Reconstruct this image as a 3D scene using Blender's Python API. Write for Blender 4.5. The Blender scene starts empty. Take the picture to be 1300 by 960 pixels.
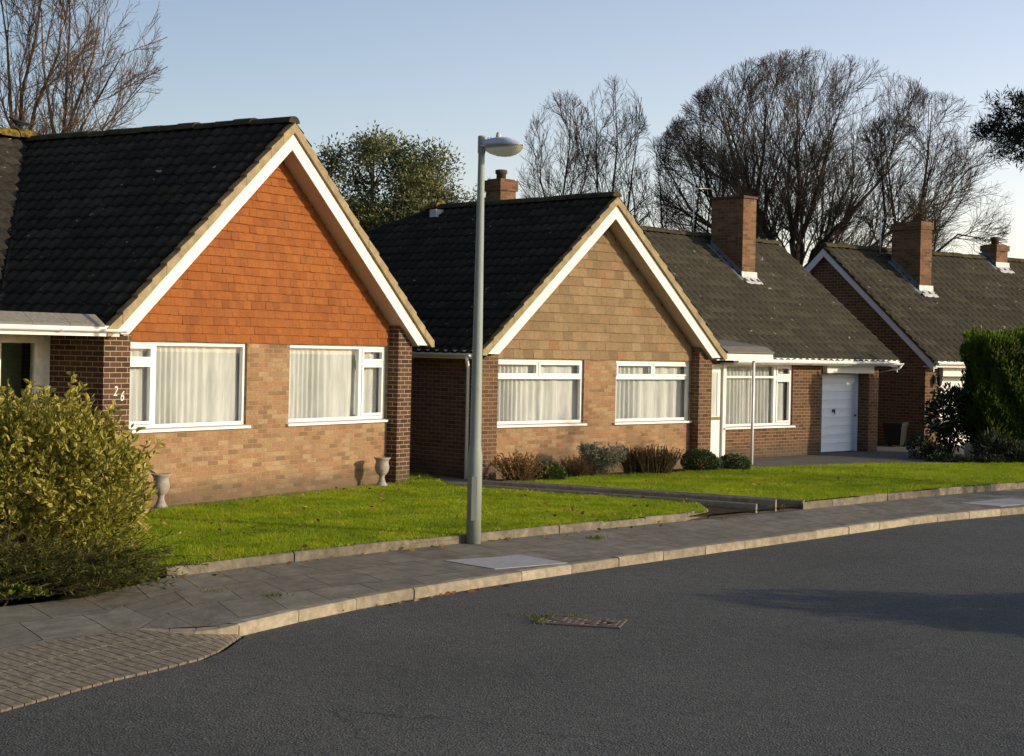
import bpy, bmesh, math, random
import numpy as np
from mathutils import Vector, Matrix
random.seed(7)
R = math.radians
sc = bpy.context.scene
col = sc.collection

# ------------------------------------------------------------------ materials
def new_mat(name):
    m = bpy.data.materials.new(name); m.use_nodes = True
    nt = m.node_tree; nt.nodes.clear()
    out = nt.nodes.new('ShaderNodeOutputMaterial')
    return m, nt, out
def N(nt, typ, **kw):
    n = nt.nodes.new(typ)
    for k, v in kw.items():
        if k.startswith('i_'):
            key = k[2:]
            key = int(key) if key.isdigit() else key.replace('_', ' ')
            n.inputs[key].default_value = v
        else: setattr(n, k, v)
    return n
def L(nt, a, b): nt.links.new(a, b)
def rgb(c): return (c[0], c[1], c[2], 1.0)
def noise(nt, vec, scale, detail=4, rough=.6):
    n = N(nt, 'ShaderNodeTexNoise'); n.inputs['Scale'].default_value = scale
    n.inputs['Detail'].default_value = detail; n.inputs['Roughness'].default_value = rough
    if vec is not None: L(nt, vec, n.inputs['Vector'])
    return n
def ramp(nt, fac, stops, interp='LINEAR'):
    r = N(nt, 'ShaderNodeValToRGB'); r.color_ramp.interpolation = interp
    els = r.color_ramp.elements
    while len(els) < len(stops): els.new(.5)
    for e, (p, c) in zip(els, stops): e.position = p; e.color = rgb(c) if len(c) == 3 else c
    L(nt, fac, r.inputs[0]); return r
def mix(nt, fac, a, b, mode='MIX'):
    m = N(nt, 'ShaderNodeMix'); m.data_type = 'RGBA'; m.blend_type = mode
    for s, v in ((m.inputs[0], fac), (m.inputs[6], a), (m.inputs[7], b)):
        if hasattr(v, 'is_linked'): L(nt, v, s)
        elif isinstance(v, (int, float)): s.default_value = v
        else: s.default_value = rgb(v)
    return m.outputs[2]
def math_(nt, op, a, b=0.0):
    m = N(nt, 'ShaderNodeMath', operation=op)
    for s, v in ((m.inputs[0], a), (m.inputs[1], b)):
        if hasattr(v, 'is_linked'): L(nt, v, s)
        else: s.default_value = v
    return m.outputs[0]
def bump(nt, h, strength=.4, dist=.01):
    b = N(nt, 'ShaderNodeBump'); b.inputs['Strength'].default_value = strength
    b.inputs['Distance'].default_value = dist; L(nt, h, b.inputs['Height']); return b.outputs[0]
def principled(nt, out, color, rough=.8, spec=.3, normal=None, metal=0.):
    p = N(nt, 'ShaderNodeBsdfPrincipled')
    if hasattr(color, 'is_linked'): L(nt, color, p.inputs['Base Color'])
    else: p.inputs['Base Color'].default_value = rgb(color)
    if hasattr(rough, 'is_linked'): L(nt, rough, p.inputs['Roughness'])
    else: p.inputs['Roughness'].default_value = rough
    p.inputs['Specular IOR Level'].default_value = spec; p.inputs['Metallic'].default_value = metal
    if normal is not None: L(nt, normal, p.inputs['Normal'])
    L(nt, p.outputs[0], out.inputs[0]); return p

def mat_plain(name, c, rough=.6, spec=.3, var=.12, vs=6., metal=0., bmp=0.):
    m, nt, out = new_mat(name)
    tc = N(nt, 'ShaderNodeTexCoord').outputs['Object']
    n = noise(nt, tc, vs, 6, .65)
    f = ramp(nt, n.outputs[0], [(.3, tuple(x*(1-var) for x in c)), (.7, tuple(min(1, x*(1+var)) for x in c))])
    nrm = bump(nt, noise(nt, tc, 90, 3).outputs[0], bmp, .005) if bmp else None
    principled(nt, out, f.outputs[0], rough, spec, nrm, metal); return m

def mat_brick(name, cols, mortar, mort=.011, grime=.35, zdirt=True):
    """stretcher courses 225 x 75 mm on the metric UV, a random tone for every brick"""
    m, nt, out = new_mat(name)
    uv = N(nt, 'ShaderNodeUVMap').outputs[0]
    b = N(nt, 'ShaderNodeTexBrick'); L(nt, uv, b.inputs['Vector'])
    b.offset = .5; b.squash = 1
    for k, v in (('Scale', 1.), ('Mortar Size', mort*.5), ('Mortar Smooth', .25), ('Bias', 0.), ('Brick Width', .225), ('Row Height', .075)):
        b.inputs[k].default_value = v
    b.inputs['Color1'].default_value = (0, 0, 0, 1); b.inputs['Color2'].default_value = (1, 1, 1, 1); b.inputs['Mortar'].default_value = (.5, .5, .5, 1)
    n = len(cols)
    r = ramp(nt, b.outputs['Color'], [(i/(n-1)*.9+.05, c) for i, c in enumerate(cols)])
    n1 = noise(nt, uv, 26, 5, .7)
    c1 = mix(nt, .55, r.outputs[0], ramp(nt, n1.outputs[0], [(.3, (.25, .25, .25)), (.7, (.8, .8, .8))]).outputs[0], 'OVERLAY')
    n2 = noise(nt, uv, 1.1, 5, .6)
    c2 = mix(nt, math_(nt, 'MULTIPLY', ramp(nt, n2.outputs[0], [(.4, (0, 0, 0)), (.75, (1, 1, 1))]).outputs[0], grime), c1, tuple(x*.45 for x in cols[0]))
    sm = N(nt, 'ShaderNodeMapping'); sm.inputs['Scale'].default_value = (3.2, .35, 1); L(nt, uv, sm.inputs[0])      # rain streaks
    c2 = mix(nt, ramp(nt, noise(nt, sm.outputs[0], 1.6, 5, .65).outputs[0], [(.5, (0, 0, 0)), (.75, (.45, .45, .45))]).outputs[0], c2, tuple(x*.55 for x in cols[1]))
    nm = noise(nt, uv, 9, 4, .6)
    mo = mix(nt, nm.outputs[0], tuple(x*.7 for x in mortar), tuple(min(1, x*1.2) for x in mortar))
    c3 = mix(nt, b.outputs['Fac'], c2, mo)
    h = math_(nt, 'SUBTRACT', math_(nt, 'MULTIPLY', n1.outputs[0], .35), b.outputs['Fac'])
    if zdirt:                                        # damp, dirty courses just over the ground
        sx = N(nt, 'ShaderNodeSeparateXYZ'); L(nt, N(nt, 'ShaderNodeTexCoord').outputs['Object'], sx.inputs[0])
        zz = math_(nt, 'ADD', sx.outputs[2], math_(nt, 'MULTIPLY', n2.outputs[0], -.3))
        dz = ramp(nt, zz, [(0., (.55, .55, .55)), (.22, (0, 0, 0))])
        c3 = mix(nt, dz.outputs[0], c3, (.07, .06, .04))
    principled(nt, out, c3, .88, .2, bump(nt, h, .7, .008)); return m

def mat_attr(name, stops, attr='rnd', rough=.8, spec=.25, nscale=14., namt=.5, grime=None, gscale=1.2, bmp=.3):
    """tone picked per piece from the mesh attribute, broken up by noise; grime = (colour, low, high)"""
    m, nt, out = new_mat(name)
    a = N(nt, 'ShaderNodeAttribute', attribute_name=attr)
    tc = N(nt, 'ShaderNodeTexCoord').outputs['Object']
    r = ramp(nt, a.outputs['Fac'], stops)
    n1 = noise(nt, tc, nscale, 6, .7)
    c = mix(nt, namt, r.outputs[0], ramp(nt, n1.outputs[0], [(.3, (.2, .2, .2)), (.72, (.8, .8, .8))]).outputs[0], 'OVERLAY')
    if grime:
        for g, lo, hi, s, amt in grime:
            n2 = noise(nt, tc, s, 6, .7)
            f = ramp(nt, n2.outputs[0], [(lo, (0, 0, 0)), (hi, (amt, amt, amt))])
            c = mix(nt, f.outputs[0], c, g)
    principled(nt, out, c, rough, spec, bump(nt, n1.outputs[0], bmp, .01)); return m

def mat_leaf(name, stops, trans=.35, rough=.55, spec=.35, margin=None, attr='rnd'):
    m, nt, out = new_mat(name)
    a = N(nt, 'ShaderNodeAttribute', attribute_name=attr)
    c = ramp(nt, a.outputs['Fac'], stops).outputs[0]
    if margin:
        uv = N(nt, 'ShaderNodeUVMap').outputs[0]
        s = N(nt, 'ShaderNodeSeparateXYZ'); L(nt, uv, s.inputs[0])
        nn = noise(nt, N(nt, 'ShaderNodeTexCoord').outputs['Object'], 30, 3)
        f = ramp(nt, math_(nt, 'ADD', s.outputs[0], math_(nt, 'MULTIPLY', math_(nt, 'SUBTRACT', nn.outputs[0], .5), .8)), [(.42, (0, 0, 0)), (.6, (1, 1, 1))])
        c = mix(nt, f.outputs[0], c, margin)
    p = N(nt, 'ShaderNodeBsdfPrincipled'); L(nt, c, p.inputs['Base Color'])
    p.inputs['Roughness'].default_value = rough; p.inputs['Specular IOR Level'].default_value = spec
    t = N(nt, 'ShaderNodeBsdfTranslucent'); L(nt, mix(nt, .5, c, (.35, .45, .02), 'MIX') if trans > .3 else c, t.inputs[0])
    ms = N(nt, 'ShaderNodeMixShader'); ms.inputs[0].default_value = trans
    L(nt, p.outputs[0], ms.inputs[1]); L(nt, t.outputs[0], ms.inputs[2]); L(nt, ms.outputs[0], out.inputs[0]); return m

def mat_glass(name, tint=(.95, .96, .95), refl=1.):
    m, nt, out = new_mat(name)
    tr = N(nt, 'ShaderNodeBsdfTransparent'); tr.inputs[0].default_value = rgb(tint)
    gl = N(nt, 'ShaderNodeBsdfGlossy'); gl.inputs['Roughness'].default_value = .01; gl.inputs[0].default_value = (1, 1, 1, 1)
    lw = N(nt, 'ShaderNodeLayerWeight'); lw.inputs[0].default_value = .5
    fr = math_(nt, 'ADD', math_(nt, 'MULTIPLY', math_(nt, 'POWER', lw.outputs['Facing'], 4.), .85), .07)
    ms = N(nt, 'ShaderNodeMixShader'); L(nt, math_(nt, 'MULTIPLY', fr, refl), ms.inputs[0])
    L(nt, tr.outputs[0], ms.inputs[1]); L(nt, gl.outputs[0], ms.inputs[2]); L(nt, ms.outputs[0], out.inputs[0]); return m

M = {}
M['brick_buff'] = mat_brick('buff_brick', [(.21, .125, .062), (.28, .155, .078), (.315, .20, .10), (.31, .16, .083), (.335, .215, .112), (.37, .25, .135)], (.33, .25, .155), .010, .3)
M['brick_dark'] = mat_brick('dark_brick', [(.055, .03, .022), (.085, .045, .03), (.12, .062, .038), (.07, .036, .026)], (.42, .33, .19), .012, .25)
M['brick_red'] = mat_brick('red_brick', [(.085, .045, .024), (.13, .068, .034), (.165, .092, .046), (.11, .056, .03)], (.34, .25, .16), .011, .3)
M['brick_stack'] = mat_brick('stack_brick', [(.12, .063, .034), (.19, .098, .05), (.24, .135, .07), (.15, .078, .04)], (.20, .155, .10), .010, .45, False)
M['tile_orange'] = mat_attr('orange_tile', [(0, (.22, .066, .013)), (.45, (.27, .082, .015)), (.8, (.30, .098, .019)), (1, (.24, .080, .020))], nscale=22, namt=.3,
                            grime=[((.13, .045, .02), .5, .8, .9, .5)])
M['tile_tan'] = mat_attr('tan_tile', [(0, (.178, .118, .060)), (.45, (.235, .155, .076)), (.85, (.275, .187, .098)), (1, (.25, .135, .062))], nscale=22, namt=.35,
                         grime=[((.13, .085, .04), .5, .8, .9, .5)])
MOSS = (.085, .075, .012)
M['roof_dark'] = mat_attr('dark_roof_tile', [(0, (.030, .028, .023)), (.6, (.038, .034, .028)), (1, (.05, .044, .035))], rough=.92, spec=.06, nscale=16, namt=.5,
                          grime=[(MOSS, .62, .78, 1.5, .5), ((.42, .42, .40), .66, .685, 5., .9)])
M['roof_grey'] = mat_attr('grey_roof_tile', [(0, (.044, .041, .031)), (.6, (.054, .050, .037)), (1, (.068, .062, .045))], rough=.92, spec=.1, nscale=22, namt=.35,
                          grime=[((.10, .085, .018), .60, .80, 1.3, .5), ((.36, .36, .30), .65, .68, 5., .9)])
M['ridge'] = mat_attr('mossy_ridge', [(0, (.045, .040, .026)), (1, (.075, .062, .035))], rough=.95, spec=.1, nscale=10, namt=.7,
                      grime=[((.13, .105, .02), .5, .75, 3., .6)])
M['ridge_moss'] = mat_attr('yellow_mossy_ridge', [(0, (.06, .048, .022)), (1, (.11, .08, .03))], rough=.95, spec=.1, nscale=14, namt=.8,
                      grime=[((.27, .18, .012), .44, .56, 7., .85), ((.025, .022, .014), .52, .62, 11., .8)])
M['verge'] = mat_plain('verge_mortar', (.31, .24, .135), .95, .1, .3, 5, bmp=.6)
def mat_white(name, c, dirt, amt):
    m, nt, out = new_mat(name); tc = N(nt, 'ShaderNodeTexCoord').outputs['Object']
    mp = N(nt, 'ShaderNodeMapping'); mp.inputs['Scale'].default_value = (1, 1, .35); L(nt, tc, mp.inputs[0])
    n1 = noise(nt, mp.outputs[0], 7, 7, .75); n2 = noise(nt, tc, 1.3, 4, .6)
    f = math_(nt, 'MULTIPLY', ramp(nt, n1.outputs[0], [(.52, (0, 0, 0)), (.75, (1, 1, 1))]).outputs[0], ramp(nt, n2.outputs[0], [(.35, (.1, .1, .1)), (.7, (amt, amt, amt))]).outputs[0])
    principled(nt, out, mix(nt, f, c, dirt), .55, .3, bump(nt, n1.outputs[0], .15, .004)); return m
M['white'] = mat_white('white_paint', (.79, .75, .69), (.45, .40, .31), .35)
M['white_worn'] = mat_plain('worn_white_paint', (.72, .67, .58), .65, .25, .22, 7)
M['white_cool'] = mat_plain('white_board', (.66, .66, .72), .5, .35, .05, 3)
M['upvc'] = mat_plain('white_frame', (.80, .80, .79), .3, .45, .03, 2)
M['soffit'] = mat_plain('soffit_paint', (.60, .47, .36), .7, .2, .1, 3)
M['glass'] = mat_glass('window_glass')
M['glass_dark'] = mat_glass('porch_glass', (.6, .66, .56), 1.2)
M['lead'] = mat_plain('lead_sheet', (.17, .18, .19), .55, .4, .25, 5)
M['lead_pale'] = mat_plain('pale_lead', (.50, .50, .50), .5, .4, .25, 8)
M['apron'] = mat_attr('grey_eaves_slab', [(0, (.16, .15, .125)), (1, (.20, .185, .15))], nscale=20, namt=.5, grime=[((.33, .2, .02), .62, .68, 2.5, .8)])
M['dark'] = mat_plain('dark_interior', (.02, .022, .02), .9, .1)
M['room'] = mat_plain('room_plaster', (.35, .37, .28), .9, .1)
M['terracotta'] = mat_plain('chimney_pot', (.09, .06, .045), .85, .2, .3, 12)
M['metal'] = mat_plain('aerial_metal', (.55, .56, .58), .35, .5, .1, 5, metal=.8)
M['black_metal'] = mat_plain('black_metal', (.02, .02, .022), .5, .4)
M['pole'] = mat_white('pole_paint', (.27, .30, .26), (.13, .12, .09), .8)
M['lamp_metal'] = mat_plain('lamp_alloy', (.50, .55, .62), .4, .45, .1, 6, metal=.2)
M['stone'] = mat_plain('urn_stone', (.33, .29, .235), .9, .15, .3, 14, bmp=.6)
M['pot'] = mat_plain('pale_pot', (.42, .36, .28), .85, .2, .2, 10)
M['bin'] = mat_plain('bin_plastic', (.012, .014, .014), .4, .4)
M['garage'] = mat_plain('garage_paint', (.72, .78, .86), .42, .4, .04, 2)
M['door_white'] = mat_plain('white_door', (.74, .73, .70), .4, .4, .03, 2)
M['brass'] = mat_plain('letter_plate', (.22, .15, .05), .35, .5, .2, 20, metal=.6)
M['iron'] = mat_plain('drain_iron', (.15, .12, .10), .85, .3, .35, 25, bmp=.5)
M['black'] = mat_plain('drain_pit', (.006, .006, .006), .95, .05)
M['bird'] = mat_plain('bird_feathers', (.022, .028, .04), .6, .3, .4, 30)
def mat_curtain():
    m, nt, out = new_mat('net_curtain')
    tc = N(nt, 'ShaderNodeTexCoord').outputs['Object']
    mp = N(nt, 'ShaderNodeMapping'); mp.inputs['Scale'].default_value = (1, 1, .12); L(nt, tc, mp.inputs[0])
    c = ramp(nt, noise(nt, mp.outputs[0], 16, 4).outputs[0], [(.3, (.57, .58, .55)), (.7, (.78, .78, .74))]).outputs[0]
    d = N(nt, 'ShaderNodeBsdfDiffuse'); L(nt, c, d.inputs[0])
    t = N(nt, 'ShaderNodeBsdfTranslucent'); L(nt, c, t.inputs[0])
    ms = N(nt, 'ShaderNodeMixShader'); ms.inputs[0].default_value = .2
    L(nt, d.outputs[0], ms.inputs[1]); L(nt, t.outputs[0], ms.inputs[2]); L(nt, ms.outputs[0], out.inputs[0]); return m
M['curtain'] = mat_curtain()
def mat_bowl():
    m, nt, out = new_mat('lamp_bowl')
    tr = N(nt, 'ShaderNodeBsdfTransparent'); tr.inputs[0].default_value = (.8, .76, .62, 1)
    d = N(nt, 'ShaderNodeBsdfPrincipled'); d.inputs['Base Color'].default_value = (.42, .38, .28, 1); d.inputs['Roughness'].default_value = .12
    ms = N(nt, 'ShaderNodeMixShader'); ms.inputs[0].default_value = .55
    L(nt, tr.outputs[0], ms.inputs[1]); L(nt, d.outputs[0], ms.inputs[2]); L(nt, ms.outputs[0], out.inputs[0]); return m
M['bowl'] = mat_bowl()

def mat_asphalt():
    m, nt, out = new_mat('asphalt')
    tc = N(nt, 'ShaderNodeTexCoord').outputs['Object']
    v = N(nt, 'ShaderNodeTexVoronoi'); v.inputs['Scale'].default_value = 55; L(nt, tc, v.inputs[0])
    n1 = noise(nt, tc, 70, 3, .7); n2 = noise(nt, tc, .45, 5, .6); n3 = noise(nt, tc, 5, 5, .7)
    base = ramp(nt, n2.outputs[0], [(.3, (.082, .080, .072)), (.7, (.106, .103, .092))]).outputs[0]
    agg = mix(nt, .6, base, ramp(nt, v.outputs['Color'], [(.15, (.2, .2, .2)), (.6, (.5, .5, .5)), (1, (.9, .9, .88))]).outputs[0], 'OVERLAY')
    big = noise(nt, tc, .16, 4, .55); agg = mix(nt, .5, agg, ramp(nt, big.outputs[0], [(.35, (.38, .38, .38)), (.65, (.62, .62, .62))]).outputs[0], 'OVERLAY')
    wv = N(nt, 'ShaderNodeTexVoronoi'); wv.feature = 'DISTANCE_TO_EDGE'; wv.inputs['Scale'].default_value = .33; vm = N(nt, 'ShaderNodeVectorMath', operation='MULTIPLY_ADD'); L(nt, noise(nt, tc, 1.7, 5, .7).outputs[1], vm.inputs[0]); vm.inputs[1].default_value = (.9, .9, 0); L(nt, tc, vm.inputs[2]); L(nt, vm.outputs[0], wv.inputs[0])
    ck = math_(nt, 'MULTIPLY', ramp(nt, wv.outputs['Distance'], [(.0, (1, 1, 1)), (.006, (0, 0, 0))]).outputs[0], ramp(nt, big.outputs[0], [(.5, (0, 0, 0)), (.6, (.8, .8, .8))]).outputs[0]); agg = mix(nt, ck, agg, (.02, .02, .02))
    c = mix(nt, .35, agg, ramp(nt, n3.outputs[0], [(.3, (.3, .3, .3)), (.7, (.7, .7, .7))]).outputs[0], 'OVERLAY')
    h = math_(nt, 'ADD', v.outputs['Distance'], n1.outputs[0])
    principled(nt, out, c, .82, .25, bump(nt, h, .9, .012)); return m
M['asphalt'] = mat_asphalt()
def mat_paving():
    m, nt, out = new_mat('paving_slabs')
    uv = N(nt, 'ShaderNodeUVMap').outputs[0]
    wob = noise(nt, uv, .8, 2)
    vm = N(nt, 'ShaderNodeVectorMath', operation='MULTIPLY_ADD'); L(nt, wob.outputs[1], vm.inputs[0]); vm.inputs[1].default_value = (.05, .05, 0); L(nt, uv, vm.inputs[2])
    b = N(nt, 'ShaderNodeTexBrick'); L(nt, vm.outputs[0], b.inputs['Vector']); b.offset = .5
    for k, v in (('Scale', 1.), ('Mortar Size', .006), ('Mortar Smooth', .3), ('Bias', 0.), ('Brick Width', .62), ('Row Height', .92)): b.inputs[k].default_value = v
    b.inputs['Color1'].default_value = (.17, .151, .112, 1); b.inputs['Color2'].default_value = (.222, .198, .15, 1)
    n1 = noise(nt, uv, 3.2, 7, .7); n2 = noise(nt, uv, 38, 3, .7)
    c = mix(nt, .7, b.outputs['Color'], ramp(nt, n1.outputs[0], [(.32, (.22, .22, .22)), (.7, (.75, .74, .7))]).outputs[0], 'OVERLAY')
    c = mix(nt, .3, c, n2.outputs[1], 'OVERLAY')
    sp = noise(nt, uv, 6.5, 3, .5)
    c = mix(nt, ramp(nt, sp.outputs[0], [(.70, (0, 0, 0)), (.74, (.6, .6, .6))]).outputs[0], c, (.22, .21, .18))
    jn = noise(nt, uv, 1.7, 3)
    jc = mix(nt, ramp(nt, jn.outputs[0], [(.5, (0, 0, 0)), (.6, (1, 1, 1))]).outputs[0], (.012, .011, .009), (.06, .07, .015))
    jf = math_(nt, 'MULTIPLY', b.outputs['Fac'], ramp(nt, noise(nt, uv, 1.1, 3).outputs[0], [(.36, (.12, .12, .12)), (.55, (1, 1, 1))]).outputs[0])
    c = mix(nt, jf, c, jc)
    h = math_(nt, 'SUBTRACT', math_(nt, 'ADD', math_(nt, 'MULTIPLY', n2.outputs[0], .25), math_(nt, 'MULTIPLY', n1.outputs[0], .6)), jf)
    principled(nt, out, c, .85, .25, bump(nt, h, .7, .012)); return m
M['paving'] = mat_paving()
M['kerb'] = mat_attr('kerb_stone', [(0, (.26, .215, .15)), (.5, (.32, .265, .185)), (1, (.37, .315, .225))], nscale=9, namt=.6, grime=[((.10, .085, .06), .52, .75, 1.6, .7)], rough=.9, bmp=.5)
M['edging'] = mat_attr('edging_concrete', [(0, (.16, .135, .10)), (1, (.24, .20, .145))], nscale=9, namt=.7, grime=[((.07, .06, .035), .45, .7, 2.2, .8)], rough=.95, bmp=.6)
M['concrete'] = mat_plain('concrete_and_sunpatch', (.36, .35, .34), .9, .2, .12, 6, bmp=.3)
M['sett'] = mat_plain('ribbed_block', (.185, .155, .112), .95, .15, .45, 17, bmp=.9)
M['kerb_lit'] = mat_plain('lit_kerb', (.25, .215, .16), .95, .1, .3, 9, bmp=.5)  # lighter than the edging: light caught by the tops is put in
M['drive'] = mat_plain('driveway_concrete', (.115, .105, .09), .9, .2, .25, 2.2, bmp=.4)
M['path'] = mat_plain('path_concrete', (.17, .145, .11), .9, .2, .3, 4, bmp=.4)
M['soil'] = mat_plain('garden_soil', (.06, .045, .028), .98, .05, .5, 7, bmp=.8)
M['ground'] = mat_plain('far_ground', (.05, .055, .025), .98, .05, .4, .3)
M['bark'] = mat_plain('grey_bark', (.10, .075, .05), .95, .1, .4, 5, bmp=.4)
M['bark_beech'] = mat_plain('beech_bark', (.095, .076, .058), .95, .1, .4, 3, bmp=.4)
M['bark_left'] = mat_plain('brown_bark', (.15, .10, .058), .95, .1, .4, 5, bmp=.4)
def mat_lawn(name, blades):
    m, nt, out = new_mat(name)
    tc = N(nt, 'ShaderNodeTexCoord').outputs['Object']
    n1 = noise(nt, tc, .9, 5, .65); n2 = noise(nt, tc, 5, 4, .6)
    g = ramp(nt, math_(nt, 'ADD', math_(nt, 'MULTIPLY', n1.outputs[0], .65), math_(nt, 'MULTIPLY', n2.outputs[0], .35)),
             [(.36, (.115, .195, .007)), (.5, (.245, .325, .012)), (.62, (.41, .44, .024))]).outputs[0]
    if blades:
        a = N(nt, 'ShaderNodeAttribute', attribute_name='rnd')
        g = mix(nt, .45, g, ramp(nt, a.outputs['Fac'], [(0, (.25, .25, .25)), (1, (.8, .8, .75))]).outputs[0], 'OVERLAY')
        d = N(nt, 'ShaderNodeBsdfPrincipled'); L(nt, g, d.inputs['Base Color']); d.inputs['Roughness'].default_value = .55; d.inputs['Specular IOR Level'].default_value = .25
        t = N(nt, 'ShaderNodeBsdfTranslucent'); L(nt, mix(nt, .5, g, (.42, .49, .012)), t.inputs[0])
        ms = N(nt, 'ShaderNodeMixShader'); ms.inputs[0].default_value = .45
        L(nt, d.outputs[0], ms.inputs[1]); L(nt, t.outputs[0], ms.inputs[2]); L(nt, ms.outputs[0], out.inputs[0])
    else:
        principled(nt, out, mix(nt, .45, g, (.06, .08, .006)), .95, .05)
    return m
M['grass'] = mat_lawn('grass_blades', True); M['turf'] = mat_lawn('turf_soil', False)
M['leaf_var'] = mat_leaf('variegated_leaf', [(0, (.085, .095, .012)), (.5, (.19, .19, .022)), (.85, (.32, .265, .03)), (1, (.27, .14, .035))], .32, .42, .35, margin=(.50, .41, .09))
M['leaf_jun'] = mat_leaf('juniper_needle', [(0, (.035, .045, .010)), (.6, (.095, .105, .018)), (1, (.22, .185, .035))], .25, .6, .2)
M['leaf_box'] = mat_leaf('box_leaf', [(0, (.025, .045, .012)), (.6, (.06, .095, .022)), (1, (.11, .15, .035))], .25)
M['leaf_grey'] = mat_leaf('grey_leaf', [(0, (.10, .125, .09)), (.6, (.20, .225, .165)), (1, (.30, .31, .22))], .2, .8, .1)
M['leaf_brown'] = mat_leaf('dry_brown_leaf', [(0, (.14, .075, .03)), (.6, (.24, .135, .055)), (1, (.36, .23, .10))], .25, .8, .1)
M['leaf_heath'] = mat_leaf('heather_leaf', [(0, (.035, .032, .014)), (.6, (.075, .06, .026)), (1, (.17, .11, .045))], .2, .8, .1)
M['leaf_wispy'] = mat_leaf('wispy_leaf', [(0, (.12, .075, .032)), (.6, (.2, .125, .055)), (1, (.13, .11, .05))], .25, .8, .1)
M['leaf_rho'] = mat_leaf('glossy_leaf', [(0, (.014, .028, .008)), (.7, (.03, .05, .014)), (1, (.07, .085, .02))], .12, .22, .6)
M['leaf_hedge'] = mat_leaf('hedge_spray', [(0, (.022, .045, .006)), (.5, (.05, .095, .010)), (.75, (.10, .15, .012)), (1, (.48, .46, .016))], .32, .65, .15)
M['leaf_fern'] = mat_leaf('dark_leaf', [(0, (.012, .020, .010)), (.7, (.028, .042, .018)), (1, (.05, .062, .022))], .2)
M['leaf_oak'] = mat_leaf('evergreen_leaf', [(0, (.055, .070, .026)), (.5, (.125, .14, .05)), (.85, (.21, .21, .08)), (1, (.30, .275, .11))], .22, .5, .3)
M['leaf_pine'] = mat_leaf('pine_needle', [(0, (.008, .015, .010)), (.7, (.018, .03, .018)), (1, (.035, .05, .022))], .1, .6, .2)
M['leaf_weed'] = mat_leaf('weed_leaf', [(0, (.07, .11, .01)), (.6, (.14, .18, .015)), (1, (.24, .21, .03))], .3)
M['leaf_fall'] = mat_leaf('fallen_leaf', [(0, (.12, .06, .025)), (.5, (.24, .13, .05)), (1, (.4, .26, .12))], .15, .8, .1)
M['stem'] = mat_plain('shrub_stem', (.12, .08, .045), .9, .1, .3, 20)
M['stem_pale'] = mat_plain('pale_stem', (.30, .23, .14), .9, .1, .3, 20)

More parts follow.
